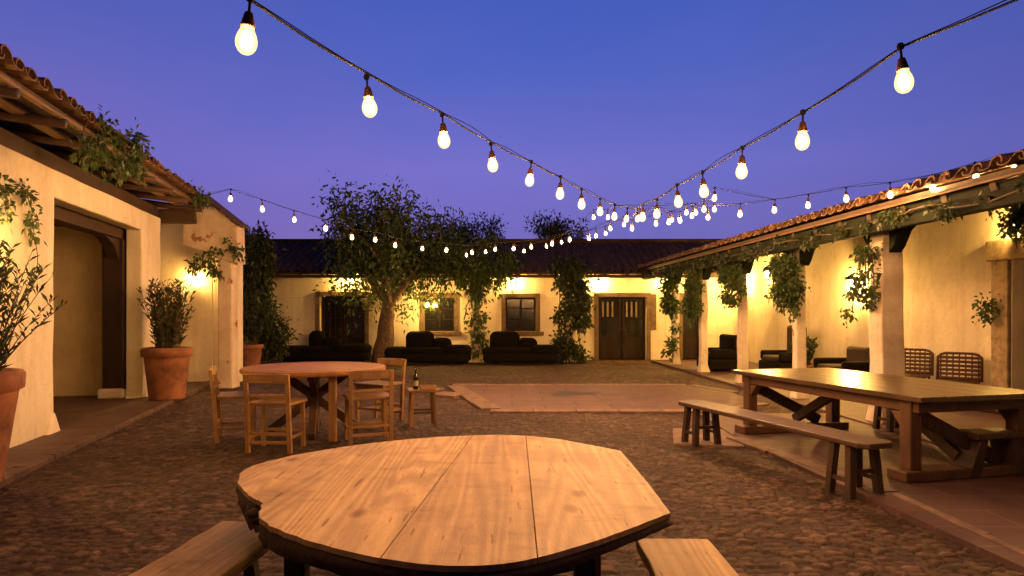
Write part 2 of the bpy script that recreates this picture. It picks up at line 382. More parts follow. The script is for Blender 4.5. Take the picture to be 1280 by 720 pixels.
def wall_panel(mb, xf, t, y0, y1, z0, z1, holes=(), step=.6, jit=.012):
    """slab with front at xf going to xf-t, spanning y and z, with rectangular holes; one closed, slightly uneven sheet"""
    def lines(a, b, extra):
        L = sorted(set([a, b]+[e for e in extra if a < e < b])); out = []
        for p, q in zip(L, L[1:]):
            n = max(1, int((q-p)/step)); out += [p+(q-p)*i/n for i in range(n)]
        return out+[b]
    ys = lines(y0, y1, [h[0] for h in holes]+[h[1] for h in holes]); zs = lines(z0, z1, [h[2] for h in holes]+[h[3] for h in holes])
    def solid(i, j):
        if i < 0 or j < 0 or i >= len(ys)-1 or j >= len(zs)-1: return False
        cy = (ys[i]+ys[i+1])/2; cz = (zs[j]+zs[j+1])/2
        return not any(h[0] < cy < h[1] and h[2] < cz < h[3] for h in holes)
    base = len(mb.v); idx = {}
    J = {}
    def vid(i, j, side):
        k = (i, j, side)
        if k not in idx:
            if (i, j) not in J: J[(i, j)] = random.uniform(-jit, jit)
            idx[k] = len(mb.v); mb.v.append(((xf+J[(i, j)]) if side else xf-t, ys[i], zs[j]))
        return idx[k]
    for i in range(len(ys)-1):
        for j in range(len(zs)-1):
            if not solid(i, j): continue
            mb.f.append((vid(i,j,1), vid(i+1,j,1), vid(i+1,j+1,1), vid(i,j+1,1)))
            mb.f.append((vid(i,j,0), vid(i,j+1,0), vid(i+1,j+1,0), vid(i+1,j,0)))
            if not solid(i-1,j): mb.f.append((vid(i,j,1), vid(i,j+1,1), vid(i,j+1,0), vid(i,j,0)))
            if not solid(i+1,j): mb.f.append((vid(i+1,j,1), vid(i+1,j,0), vid(i+1,j+1,0), vid(i+1,j+1,1)))
            if not solid(i,j-1): mb.f.append((vid(i,j,1), vid(i,j,0), vid(i+1,j,0), vid(i+1,j,1)))
            if not solid(i,j+1): mb.f.append((vid(i,j+1,1), vid(i+1,j+1,1), vid(i+1,j+1,0), vid(i,j+1,0)))
    return mb

def tile_roof(parent, y0, y1, xe, ze, slope, run, mat, pitch=.25, course=.42, r=.088, eave_drop=0):
    """barrel tiles: local X towards the courtyard; the eave is at xe, the roof climbs towards -X"""
    ca = 1/math.hypot(1, slope); sa = slope*ca
    dec = MB().prism([(xe, ze-.05), (xe, ze), (xe-run, ze+slope*run), (xe-run, ze+slope*run-.05)], 'y', y0, y1)
    roof = dec.build('roof', M['timber'], parent)
    mb = MB(); ncol = int((y1-y0)/pitch); ncrs = int(math.hypot(run, slope*run)/course)
    def P(t, yy, h):
        return (xe+.05-t*ca-h*sa, yy, ze+t*sa+h*ca)
    K = 6
    for c in range(ncol):
        yc = y0+(c+.5)*pitch
        for k in range(ncrs):
            # cover tile
            t0 = k*course-.06+random.uniform(-.02, .02)-(.03*random.random() if k == 0 else 0); t1 = t0+course+.07
            lift = .028+random.uniform(-.008, .012); jy = random.uniform(-.014, .014); r0 = r*random.uniform(.96, 1.06); r1 = r0*.84; rot = random.uniform(-.02, .02)
            vs = []
            for t, rr, l in ((t0, r0, lift+.03), (t1, r1, .03)):
                for th in (0, .018):
                    for q in range(K+1):
                        a = math.pi*q/K
                        vs.append(P(t, yc+jy+(t-t0)*rot-math.cos(a)*(rr-th), math.sin(a)*(rr-th)*1.05+l))
            n = K+1; fs = []
            for q in range(K):
                fs += [(q, q+1, 2*n+q+1, 2*n+q), (n+q, 3*n+q, 3*n+q+1, n+q+1), (q, n+q, n+q+1, q+1)]
            fs += [(0, 2*n, 3*n, n), (K, n+K, 3*n+K, 2*n+K)]
            mb.add(vs, fs)
            # channel tile
            if c < ncol-1:
                vs = []
                yk = yc+pitch/2+random.uniform(-.008, .008); t0 -= .02
                for t, rr, l in ((t0, r*.95, .075), (t1, r*.95, .055)):
                    for th in (0, .016):
                        for q in range(5):
                            a = math.pi*q/4
                            vs.append(P(t, yk-math.cos(a)*(rr+th*.5), -math.sin(a)*rr*.6+l-th+.02))
                fs = []
                for q in range(4): fs += [(q, q+1, 10+q+1, 10+q), (5+q, 15+q, 16+q, 6+q), (q, 5+q, 6+q, q+1)]
                mb.add(vs, fs)
    mb.build('tile_covering', mat, roof, smooth=False, fixn=False)
    return roof

# ------------------------------------------------------------------ foliage
def leaf_mesh(P, D, l, w, name, mat, parent=None, world=False, droop=.15):
    """P (n,3) positions, D (n,3) directions; folded pointed leaves"""
    P = np.asarray(P, float); D = np.asarray(D, float); n = len(P)
    D = D/np.maximum(np.linalg.norm(D, axis=1, keepdims=True), 1e-6)
    R = rng.normal(size=(n,3)); S = np.cross(D, R); S /= np.maximum(np.linalg.norm(S, axis=1, keepdims=True), 1e-6)
    U = np.cross(S, D)
    L = (l*rng.uniform(.42, 1.45, n))[:,None]; W = (w*rng.uniform(.7, 1.25, n))[:,None]
    mid = P+D*L*.45
    tip = P+D*L-np.array([0,0,1])*L*droop
    a = mid+S*W*.5+U*W*.18; b = mid-S*W*.5+U*W*.18
    V = np.stack([P, a, tip, b], 1).reshape(-1, 3)
    if world and parent is not None:
        inv = np.array(parent.matrix_basis.inverted()); V = V@inv[:3,:3].T+inv[:3,3]
    me = bpy.data.meshes.new(name)
    me.vertices.add(4*n); me.vertices.foreach_set('co', V.astype(np.float32).ravel())
    fi = np.arange(4*n).reshape(n,4); tri = np.concatenate([fi[:,[0,1,2]], fi[:,[0,2,3]]], 1).reshape(-1,3)
    me.loops.add(tri.size); me.loops.foreach_set('vertex_index', tri.ravel().astype(np.int32))
    me.polygons.add(len(tri)); me.polygons.foreach_set('loop_start', np.arange(0, tri.size, 3, dtype=np.int32))
    me.update(calc_edges=True); me.validate(); me.materials.append(mat)
    o = bpy.data.objects.new(name, me); COL.objects.link(o)
    if parent is not None: o.parent = parent
    return o

def along(pts, n, spread, dirbias=(0,0,-.3)):
    """n random points around a polyline + outward directions"""
    pts = np.array([tuple(p) for p in pts]); seg = np.linalg.norm(np.diff(pts, axis=0), axis=1); cum = np.r_[0, np.cumsum(seg)]
    t = rng.uniform(0, cum[-1], n); i = np.clip(np.searchsorted(cum, t)-1, 0, len(seg)-1)
    f = ((t-cum[i])/np.maximum(seg[i], 1e-6))[:,None]
    base = pts[i]*(1-f)+pts[i+1]*f
    off = rng.normal(size=(n,3)); off /= np.linalg.norm(off, axis=1, keepdims=True)
    rad = (spread*rng.uniform(.15, 1, n)**.7)[:,None] if np.isscalar(spread) else None
    return base+off*rad, off+np.array(dirbias)

def vine(name, label, strands, n_per_m, spread, leaf=(.10, .07), stem_r=.012, mat='leaf_vine', group=None):
    """climbing plant from world polylines: stems + leaf clumps"""
    p0 = Vector(strands[0][0])
    t = thing(name, label, 'vine', p0, 0, group)
    stems = []; PP = []; DD = []
    for st in strands:
        st = [Vector(p) for p in st]
        stems.append(MB().tube(st, stem_r, 5))
        L = sum((b-a).length for a, b in zip(st, st[1:]))
        # clumps, so that gaps stay
        nc = max(3, int(L*5)); cp, _ = along(st, nc, spread*.8)
        for c in cp:
            k = max(3, int(n_per_m*L/nc*rng.uniform(.4, 1.6)))
            off = rng.normal(size=(k,3))*spread*.42; off[:,2] *= 1.2
            PP.append(c+off); DD.append(off/spread+np.array([0,0,-.55])+rng.normal(size=(k,3))*.5)
    leaf_mesh(np.concatenate(PP), np.concatenate(DD), leaf[0], leaf[1], 'foliage', M[mat], t, True)
    for mb in stems: mb.build('stem', M['stem'], t, True, world=True, fixn=False)
    return t

def wander(a, b, n=8, j=.05):
    a = Vector(a); b = Vector(b)
    return [a.lerp(b, i/n)+(Vector((random.uniform(-j,j), random.uniform(-j,j), random.uniform(-j,j)*.5)) if 0 < i < n else Vector()) for i in range(n+1)]

# ------------------------------------------------------------------ world, camera, sun
def setup():
    w = bpy.data.worlds.new('World'); SC.world = w; w.use_nodes = True
    nt = w.node_tree; bg = nt.nodes['Background']
    sky = nt.nodes.new('ShaderNodeTexSky'); sky.sky_type = 'NISHITA'; sky.sun_disc = False
    sky.sun_elevation = math.radians(-3.5); sky.sun_rotation = math.radians(0)
    tc = nt.nodes.new('ShaderNodeTexCoord'); sp = nt.nodes.new('ShaderNodeSeparateXYZ'); nt.links.new(tc.outputs['Generated'], sp.inputs[0])
    # dusk: violet low band, clear blue above, night overhead
    r = ramp(nt, [(.0, (.080, .078, .30)), (.09, (.098, .100, .40)), (.20, (.098, .118, .48)), (.33, (.056, .098, .44)), (.46, (.034, .080, .40)), (.60, (.018, .04, .20)), (1.0, (.004, .008, .04))])
    nt.links.new(sp.outputs['Z'], r.inputs['Fac'])
    # dims towards the side away from the afterglow (behind the camera)
    dy = N(nt, 'ShaderNodeMapRange'); dy.inputs[1].default_value = -.5; dy.inputs[2].default_value = .6; dy.inputs[3].default_value = .10; dy.inputs[4].default_value = 1.0
    nt.links.new(sp.outputs['Y'], dy.inputs[0])
    c = mixc(nt, 1.0, r.outputs['Color'], dy.outputs[0], 'MULTIPLY')
    dxr = N(nt, 'ShaderNodeMapRange'); dxr.inputs[1].default_value = -.65; dxr.inputs[2].default_value = .65; nt.links.new(sp.outputs['X'], dxr.inputs[0])
    rx = ramp(nt, [(0, (1.30, .95, .90)), (.45, (1.05, 1.02, 1.02)), (.72, (.92, .98, .98)), (1, (.80, .76, .76))]); nt.links.new(dxr.outputs[0], rx.inputs['Fac'])
    c = mixc(nt, 1.0, c, rx.outputs['Color'], 'MULTIPLY')
    # thin uneven violet veil
    n = N(nt, 'ShaderNodeTexNoise', Scale=1.3, Detail=6.0, Roughness=.6); mp = nt.nodes.new('ShaderNodeMapping'); mp.inputs['Scale'].default_value = (1, 1, 3)
    nt.links.new(tc.outputs['Generated'], mp.inputs[0]); nt.links.new(mp.outputs[0], n.inputs['Vector'])
    rv = ramp(nt, [(.35, (1, 1, 1)), (.74, (1.55, 1.10, 1.0))]); nt.links.new(n.outputs['Fac'], rv.inputs['Fac'])
    c = mixc(nt, 1.0, c, rv.outputs['Color'], 'MULTIPLY')
    sk = mixc(nt, 1.0, sky.outputs[0], (.05, .05, .05), 'MULTIPLY')
    c = mixc(nt, 1.0, c, sk, 'ADD')
    nt.links.new(c, bg.inputs['Color']); bg.inputs['Strength'].default_value = .95
    su = bpy.data.lights.new('sun', 'SUN'); su.energy = .04; su.angle = math.radians(20); su.color = (.75, .72, 1.0)
    so = bpy.data.objects.new('sun', su); COL.objects.link(so); so.rotation_euler = (math.radians(80), 0, math.radians(180))
    cam = bpy.data.cameras.new('camera'); co = bpy.data.objects.new('camera', cam); COL.objects.link(co)
    co.location = (0, 0, CAMH); co.rotation_euler = (math.radians(90), 0, 0)
    cam.lens = 24; cam.sensor_width = 36; cam.shift_y = 30/1280; cam.clip_end = 1000; cam.clip_start = .05
    SC.camera = co
    SC.view_settings.view_transform = 'Standard'; SC.view_settings.look = 'None'; SC.view_settings.exposure = .33; SC.view_settings.gamma = 1
    cy = SC.cycles; cy.use_denoising = True; cy.max_bounces = 6; cy.diffuse_bounces = 4; cy.glossy_bounces = 3; cy.sample_clamp_indirect = 6.0
    cy.use_light_tree = True; cy.caustics_reflective = False; cy.caustics_refractive = False
setup()

# ------------------------------------------------------------------ ground
def ground():
    xs = np.r_[np.linspace(-300, -12, 12), np.linspace(-11, -6.6, 20), np.arange(-6.5, 4.6, .019), np.linspace(4.7, 12, 30), np.linspace(14, 300, 12)]
    ys = [2.4]
    while ys[-1] < 21: ys.append(ys[-1]+max(.017, .0042*ys[-1]))
    ys = np.r_[np.linspace(-60, -2, 10), np.linspace(-1.8, 2.3, 40), np.array(ys), np.linspace(21.5, 30, 12), np.linspace(34, 400, 16)]
    X, Y = np.meshgrid(xs, ys)
    cell = .112
    gx = X/cell; gy = Y/(cell*.82)
    ix = np.floor(gx).astype(int); iy = np.floor(gy).astype(int)
    def h2(a, b, s):
        v = np.sin(a*127.1+b*311.7+s*74.7)*43758.5453; return v-np.floor(v)
    d1 = np.full(X.shape, 9.); d2 = np.full(X.shape, 9.); idr = np.zeros(X.shape)
    for dx in (-1, 0, 1):
        for dy in (-1, 0, 1):
            cx = ix+dx; cy = iy+dy
            px = cx+.5+(h2(cx, cy, 1)-.5)*.86; py = cy+.5+(h2(cx, cy, 2)-.5)*.86
            d = np.hypot(gx-px, gy-py); r = h2(cx, cy, 3)
            m = d < d1
            d2 = np.where(m, d1, np.minimum(d2, d)); idr = np.where(m, r, idr); d1 = np.where(m, d, d1)
    e = np.clip((d2-d1)/.36, 0, 1)
    hgt = (np.sqrt(np.clip(1-(1-e)**2, 0, 1)))*(.016+.018*idr)-.026
    big = .012*np.sin(X*1.7+.6*np.sin(Y*1.3))*np.sin(Y*1.1+1.2)
    inside = ((X > -6.5) & (X < 4.6) & (Y > -1.8) & (Y < 22)).astype(float)
    Z = (hgt+big*.6-.006)*inside - .004
    nx = len(xs); ny = len(ys)
    me = bpy.data.meshes.new('ground')
    V = np.stack([X, Y, Z], -1).reshape(-1, 3)
    I = np.arange(nx*ny).reshape(ny, nx)
    Q = np.stack([I[:-1,:-1], I[:-1,1:], I[1:,1:], I[1:,:-1]], -1).reshape(-1, 4)
    me.vertices.add(len(V)); me.vertices.foreach_set('co', V.astype(np.float32).ravel())
    me.loops.add(Q.size); me.loops.foreach_set('vertex_index', Q.ravel().astype(np.int32))
    me.polygons.add(len(Q)); me.polygons.foreach_set('loop_start', np.arange(0, Q.size, 4, dtype=np.int32))
    me.update(calc_edges=True)
    me.polygons.foreach_set('use_smooth', np.ones(len(Q), dtype=bool))
    a = me.attributes.new('stone', 'FLOAT', 'POINT'); a.data.foreach_set('value', idr.astype(np.float32).ravel())
    a = me.attributes.new('joint', 'FLOAT', 'POINT'); a.data.foreach_set('value', (np.clip(1.15-e*1.7, 0, 1)*inside*.9).astype(np.float32).ravel())
    me.materials.append(M['cobble'])
    o = bpy.data.objects.new('ground', me); COL.objects.link(o); tag(o, kind='structure')
ground()

def structure(mb, name, mat, bevel=0, label=None):
    o = mb.build(name, mat, None, bevel=bevel); tag(o, kind='structure')
    return o
def gp(px, py):   # point on the ground under a pixel
    d = CAMH*F/(py-HZ); return ((px-640)/F*d, d)

# terrace in the middle, with its pale stone border
T = [(-.16, 11.1), (3.15, 11.1), (4.3, 11.9), (4.3, 13.4), (3.75, 14.75), (-1.08, 14.8)]
structure(MB().prism([(-.16, 11.1), (1.75, 11.1), (1.35, 14.78), (-1.08, 14.8)], 'z', -.05, .010), 'paving', M['paving'])
structure(MB().prism([(1.75, 11.1), (3.15, 11.1), (4.35, 11.9), (4.35, 13.4), (3.75, 14.75), (1.35, 14.78)], 'z', -.05, .013), 'paving', M['paving2'])
mb = MB()
def strip(a, b, w, z0=-.05, z1=.024, seg=.75):
    a = Vector((*a, 0)); b = Vector((*b, 0)); L = (b-a).length; n = max(1, round(L/seg)); d = (b-a)/L; s = Vector((-d.y, d.x, 0))
    for i in range(n):
        p = a+d*(L*i/n+.006); q = a+d*(L*(i+1)/n-.006); j = random.uniform(-.01, .01); k = random.uniform(-.005, .005)
        mb.add([(*(p-s*w/2+s*j).xy, z0), (*(q-s*w/2+s*j).xy, z0), (*(q+s*w/2+s*j).xy, z0), (*(p+s*w/2+s*j).xy, z0),
                (*(p-s*w/2+s*j).xy, z1+k), (*(q-s*w/2+s*j).xy, z1+k), (*(q+s*w/2+s*j).xy, z1-k), (*(p+s*w/2+s*j).xy, z1-k)],
               [(0,3,2,1),(4,5,6,7),(0,1,5,4),(1,2,6,5),(2,3,7,6),(3,0,4,7)])
strip((-.35, 10.98), (3.1, 10.98), .24); strip((3.2, 11.0), (4.4, 11.85), .2)
strip((-.35, 11.2), (-1.22, 14.65), .34); strip((-1.3, 14.9), (3.8, 14.88), .22); strip((3.9, 14.8), (4.42, 13.5), .2)
strip((-1.5, 13.3), (-.95, 13.0), .55, z1=.03); strip((-2.05, 14.1), (-1.5, 13.9), .6, z1=.03)
structure(mb, 'kerb', M['border'], bevel=.012)
# pinkish slab by the bench and paving below the long table
structure(MB().prism([(1.95, 8.25), (2.75, 8.05), (2.95, 9.2), (2.2, 9.35)], 'z', -.06, .016), 'paving', M['border'], bevel=.02)
structure(MB().prism([(3.36, 1.5), (5.0, 1.5), (5.0, 10.6), (2.9, 10.6), (2.82, 8.6)], 'z', -.06, .028), 'paving', M['paving2'])
mb = MB(); strip((3.44, 1.5), (3.3, 5.9), .07, z1=.04, seg=1.1); strip((3.3, 5.95), (2.78, 8.6), .18, z1=.036, seg=.9)
structure(mb, 'kerb', M['border'], bevel=.008)

# ------------------------------------------------------------------ wall lamp
def wall_lamp(loc, rz, label, scale=1.0, group='lit wall lamps', arm=.16, cat='wall lamp'):
    """local X points away from the wall"""
    t = thing('wall_lamp', label, cat, loc, rz, group)
    MB().lathe([(.055, 0), (.055, .012), (.03, .022)], 14).build('back_plate', M['dark_metal'], t).rotation_euler = (0, math.pi/2, 0)
    MB().tube([(.01, 0, 0), (arm*.5, 0, .05), (arm, 0, .04), (arm, 0, -.005)], .008, 6).build('arm', M['dark_metal'], t, True)
    m = MB().lathe([(.012, .03), (.06, .0), (.075, -.03), (.07, -.035)], 12, (arm, 0, -.0))
    for k in range(4):
        a = math.pi/4+math.pi/2*k
        m.tube([(arm+.062*math.cos(a), .062*math.sin(a), -.03), (arm+.045*math.cos(a), .045*math.sin(a), -.2)], .004, 4)
    m.lathe([(.05, -.2), (.05, -.212)], 12, (arm, 0, 0))
    m.build('cage', M['dark_metal'], t)
    MB().lathe([(.012, -.04), (.030, -.06), (.042, -.11), (.034, -.16), (.012, -.178)], 10, (arm, 0, 0)).build('lamp_glass', M['sconce'], t, True)
    if scale != 1: t.scale = (scale,)*3
    return t

# ------------------------------------------------------------------ LEFT BUILDING
TH_L = math.asin(.213)
L0 = Vector((-5.69, 7.58, 0))
def LW(x, y, z=0):   # left building local -> world
    return Matrix.Translation(L0) @ Matrix.Rotation(TH_L, 4, 'Z') @ Vector((x, y, z))
left = thing('whitewashed_building', 'white plastered building with tiled eave and open timber doorway, along the left side', 'building', L0, TH_L)
mb = MB(); wall_panel(mb, 0, .28, -7, 6.16, 0, 3.47, [(1.37, 5.02, -1, 3.1)], step=.45, jit=.012)
wl = mb.build('wall', M['plaster'], left, bevel=.03, seg=3)
# foot of the wall ends
for a, b in ((1.0, 1.43), (4.96, 6.22)):
    mb = MB(); mb.add([(-.3,a,0),(.075,a,0),(.075,b,0),(-.3,b,0),(-.29,a+.3,.3),(.016,a+.3,.3),(.016,b-.055,.3),(-.29,b-.055,.3)], [(0,3,2,1),(4,5,6,7),(0,1,5,4),(1,2,6,5),(2,3,7,6),(3,0,4,7)])
    mb.build('plinth', M['plaster'], left, bevel=.04, seg=3)
mb = MB().box(-3.4,-3.2,.7,5.8,.02,3.3).box(-3.198,-.29,5.62,5.9,.02,3.3).box(-3.198,-.29,.6,.8,.02,3.3)
mb.build('inner_wall', M['plaster_room'], left)
MB().box(-3.2,-.0,.8,5.62,-.1,.03).build('inner_floor', M['walk'], left)
mb = MB().box(-3.39,-.285,.61,5.89,3.303,3.36)
mb.build('inner_ceiling', M['timber_x'], left)
for k in range(4):
    MB().beam((-3.15, 1.4+k*1.15, 3.2), (-.3, 1.4+k*1.15, 3.2), .14, .18).build('ceiling_beam', M['timber_x'], left, bevel=.012)
MB().box(-.66,-.30,4.98,5.3,.03,2.92).build('door_post', M['timber_z'], left, bevel=.02)
mb = MB().box(-.62,-.33,1.0,5.58,2.925,3.19)
mb.prism([(4.98, 2.92), (4.98, 2.55), (4.75, 2.78), (4.3, 2.92)], 'x', -.57, -.37)
mb.build('lintel', M['timber'], left, bevel=.015)
MB().box(-.72,-.292,4.9,5.4,.03,.22).build('post_base', M['plaster'], left, bevel=.05, seg=3)
# eave timberwork
MB().box(-.24,-.03,-7,6.1,3.475,3.68).build('wall_plate', M['timber'], left, bevel=.01)
k = 0; y = -6.6
while y < 6.2:
    MB().tube([(-.6, y, 3.80), (.2, y+.01, 3.70), (.80, y+random.uniform(-.02,.02), 3.635)], [.06,.058,.05], 8).build('rafter', M['rafter'], left, True)
    y += 1.05+random.uniform(-.08,.08)
# two rails under the tiles
mb = MB().tube([(.72, -7+i*.55, 3.735+random.uniform(-.008,.008)) for i in range(25)], [.042+random.uniform(-.004,.004) for i in range(25)], 8)
mb.build('eave_pole', M['pole'], left, True)
tile_roof(left, -7, 6.4, .72, 3.80, .13, 5.0, M['tile'], pitch=.30, r=.115)
MB().box(.3,.42,-7,6.2,3.70,3.735).build('batten', M['pole'], left)
# end bracket below the roof end
MB().beam((-.2, 6.3, 3.50), (.62, 6.3, 3.55), .16, .30).build('bracket', M['timber_x'], left, bevel=.01)
wall_lamp(LW(0,-.55,2.45), TH_L, 'wall lamp at the left edge, lighting the white wall above the big pot')
# walkway with kerb
mb = MB().prism([tuple(LW(-.02,-7).xy), tuple(LW(.52,-7).xy), tuple(LW(.52,7.8).xy), tuple(LW(-.8,7.8).xy), tuple(LW(-.8,6.4).xy), tuple(LW(-.02,6.4).xy)], 'z', -.08, .045)
structure(mb, 'walkway', M['walk'])
mb = MB(); strip(tuple(LW(.6,-7).xy), tuple(LW(.6,8.2).xy), .15, z1=.055, seg=.62)
structure(mb, 'kerb', M['walk'], bevel=.015)

# ------------------------------------------------------------------ gable-ended porch behind it
gb = thing('plaster_gable', 'weathered plaster gable on one worn pillar, beyond the end of the left tiled roof', 'building', (-6.1, 14.4, 0))
mb = MB().prism([(-6.85, 3.0), (-6.85, 4.03), (-6.5, 4.03), (-5.72, 3.42), (-5.70, 2.6), (-5.98, 2.66), (-6.32, 2.84)], 'y', 14.2, 14.62)
mb.build('gable', M['plaster_worn'], gb, bevel=.03, world=True, seg=3)
mb = MB().box(-6.14,-5.84,14.24,14.56,.0,2.75).add([(-6.2,14.2,0),(-5.8,14.2,0),(-5.8,14.6,0),(-6.2,14.6,0),(-6.13,14.25,.5),(-5.85,14.25,.5),(-5.85,14.55,.5),(-6.13,14.55,.5)],[(0,3,2,1),(4,5,6,7),(0,1,5,4),(1,2,6,5),(2,3,7,6),(3,0,4,7)])
mb.build('pillar', M['plaster_worn'], gb, bevel=.03, world=True, seg=3)
mb = MB()
for a, b in (((-6.9, 4.06), (-6.49, 4.06)), ((-6.49, 4.06), (-5.64, 3.395))):
    mb.beam((a[0], 14.4, a[1]), (b[0], 14.4, b[1]), .56, .05)
mb.build('coping', M['tile_dark'], gb, world=True, bevel=.01)
mb = MB().box(-9.2,-6.75,15.4,15.75,0,3.98).box(-6.748,-6.2,15.4,15.75,0,3.3).box(-9.2,-8.9,13.6,15.398,0,3.5)
mb.build('wall', M['plaster'], gb, world=True, bevel=.02)
MB().beam((-6.55, 14.65, 2.95), (-6.55, 15.38, 2.95), .16, .2).build('tie_beam', M['timber'], gb, world=True)
wall_lamp((-7.13, 15.39, 2.42), -math.pi/2, 'wall lamp glowing behind the potted shrub, left of the worn pillar', .7)

# ------------------------------------------------------------------ BACK BUILDING
B0 = Vector((-1, 22.8, 0)); KX = 22.8/F
def bx(px): return (px-640)*KX - B0.x     # pixel column -> local Y on the back wall
def bz(py): return CAMH+(HZ-py)*KX
back = thing('long_low_building', 'long low plastered building with dark tiled roof, closing the far side of the courtyard', 'building', B0, -math.pi/2)
Y0, Y1 = -9.6, 8.8
doors = [(bx(400), bx(456), 2.14), (bx(748), bx(808), 2.1), (bx(853), bx(876), 2.1)]
wins = [(bx(530), bx(568), .95, 2.08), (bx(632), bx(670), .95, 2.08)]
holes = [(a, b, -1, h) for a, b, h in doors]+list(wins)
mb = MB(); wall_panel(mb, 0, .35, Y0, Y1, 0, 3.15, holes, step=.6, jit=.01); mb.build('wall', M['plaster'], back, bevel=.015)
def trim(mb, a, b, z0, z1, w=.19, d=.05, sill=False):
    w = min(w, .14)
    mb.box(.004, d, a-w, a, z0, z1+w); mb.box(.004, d, b, b+w, z0, z1+w); mb.box(.004, d+.012, a+.002, b-.002, z1, z1+w)
    if sill: mb.box(.004, d+.07, a-w-.04, b+w+.04, z0-.12, z0-.003)
for a, b, z0, z1 in wins:
    w = thing_w = MB(); trim(w, a, b, z0, z1, .2, .06)
    f = w.build('window', M['stone_trim'], back, bevel=.008)
    MB().box(.004, .13, a-.26, b+.26, z0-.13, z0-.003).build('sill', M['stone_trim'], f, bevel=.008)
    m = MB(); m.box(-.2,-.13, a, a+.06, z0, z1).box(-.2,-.13, b-.06, b, z0, z1).box(-.2,-.13, a+.062, b-.062, z1-.06, z1).box(-.2,-.13, a+.062, b-.062, z0, z0+.06)
    c = (a+b)/2; m.box(-.195,-.125, c-.035, c+.035, z0+.062, z1-.062)
    for q in (.35, .68): m.box(-.19,-.14, a+.062, c-.037, z0+(z1-z0)*q-.015, z0+(z1-z0)*q+.015).box(-.19,-.14, c+.037, b-.062, z0+(z1-z0)*q-.015, z0+(z1-z0)*q+.015)
    m.build('frame', M['door_wood'], f)
    MB().box(-.185,-.165, a+.05, b-.05, z0+.05, z1-.05).build('pane', M['glass_dark'], f)
    MB().prism([(-.30+.02*math.sin(q*2.2), a+.04+q*.03) for q in range(9)]+[(-.32+.02*math.sin(q*2.2), a+.04+q*.03) for q in range(8,-1,-1)], 'z', z0+.02, z1-.03).build('curtain', M['curtain'], f)
for i, (a, b, h) in enumerate(doors):
    w = MB(); trim(w, a, b, 0, h, .16, .05)
    if i == 1:   # a stone jamb that stands out on the right of the middle door
        w.box(.006, .058, b+.143, b+.32, 1.0, h+.1)
    f = w.build('door', M['stone_trim'], back, bevel=.008)
    n = 2 if b-a > .8 else 1
    for q in range(n):
        p = a+(b-a)*q/n+.015; r = a+(b-a)*(q+1)/n-.015
        lf = MB(); lf.box(-.22,-.17, p, p+.09, .03, h-.02).box(-.22,-.17, r-.09, r, .03, h-.02).box(-.22,-.17, p+.092, r-.092, h-.11, h-.02).box(-.22,-.17, p+.092, r-.092, .03, .75)
        nm = 2 if n == 2 else 1
        for s in range(1, nm+1):
            y = p+.09+(r-p-.18)*s/(nm+1); lf.box(-.215,-.175, y-.018, y+.018, .752, h-.112)
        lf.box(-.213,-.177, p+.092, r-.092, 1.38, 1.42)
        lo = lf.build('door_leaf', M['door_wood'], f, bevel=.006)
        MB().box(-.205,-.19, p+.08, r-.08, .74, h-.1).build('glass', M['glass_dark'], lo)
        MB().tube([(-.165, (r-.045 if q == 0 else p+.045), 1.0), (-.12, (r-.045 if q == 0 else p+.045), 1.0), (-.12, (r-.14 if q == 0 else p+.14), 1.0)], .01, 6).build('handle', M['brass'], lo, True)
        if i == 1:
            for s in range(3):
                y0 = p+.13+s*.16
                MB().prism([(-.174, y0), (-.174, y0+.06), (-.17, y0+.06), (-.17, y0)], 'z', 1.44, h-.16).build('curtain', M['curtain'], lo)
# wreath-like dark interior behind the doors
MB().box(-2.2,-.36, Y0+.1, Y1-.1, 0, .02).build('inner_floor', M['timber'], back)
MB().box(-2.3,-2.2, Y0+.1, Y1-.1, 0, 3.1).build('inner_wall', M['plaster_room'], back)
mb = MB()
y = Y0+.3
while y < Y1: mb.box(-.3, .86, y-.05, y+.05, 2.80, 2.92); y += .7
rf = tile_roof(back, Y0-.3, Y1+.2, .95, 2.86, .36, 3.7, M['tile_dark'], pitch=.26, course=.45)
mb.build('rafters', M['timber_x'], back)
MB().box(.80,.90, Y0, Y1, 2.70, 2.80).build('eave_beam', M['timber'], back)
mb = MB()
y = Y0
while y < Y1:   # ridge tiles
    mb.tube([(-2.75, y, 4.22), (-2.75, y+.46, 4.235)], [.12, .105], 10); y += .43
mb.build('ridge', M['tile_dark'], rf, fixn=False)
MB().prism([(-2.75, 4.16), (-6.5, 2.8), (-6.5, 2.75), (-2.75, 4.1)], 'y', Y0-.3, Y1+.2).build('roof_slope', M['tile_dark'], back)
MB().box(-6.4,-6.1, Y0, Y1, 0, 2.75).build('rear_wall', M['plaster'], back)
def bw(px, py, out=0.0): return Vector(((px-640)*KX, 22.8-out, bz(py)))
for px, py, lab in ((437, 357, 'wall lamp shining above the far left door, beside the tree crown'), (641, 359, 'wall lamp shining just above the right-hand far window'),
                (748, 360, 'wall lamp shining above the left corner of the glazed double door'), (832, 357, 'wall lamp beside the far right corner pillar, lighting the narrow dark door')):
    wall_lamp(bw(px, py-10, .0), -math.pi/2, lab, 1.1)
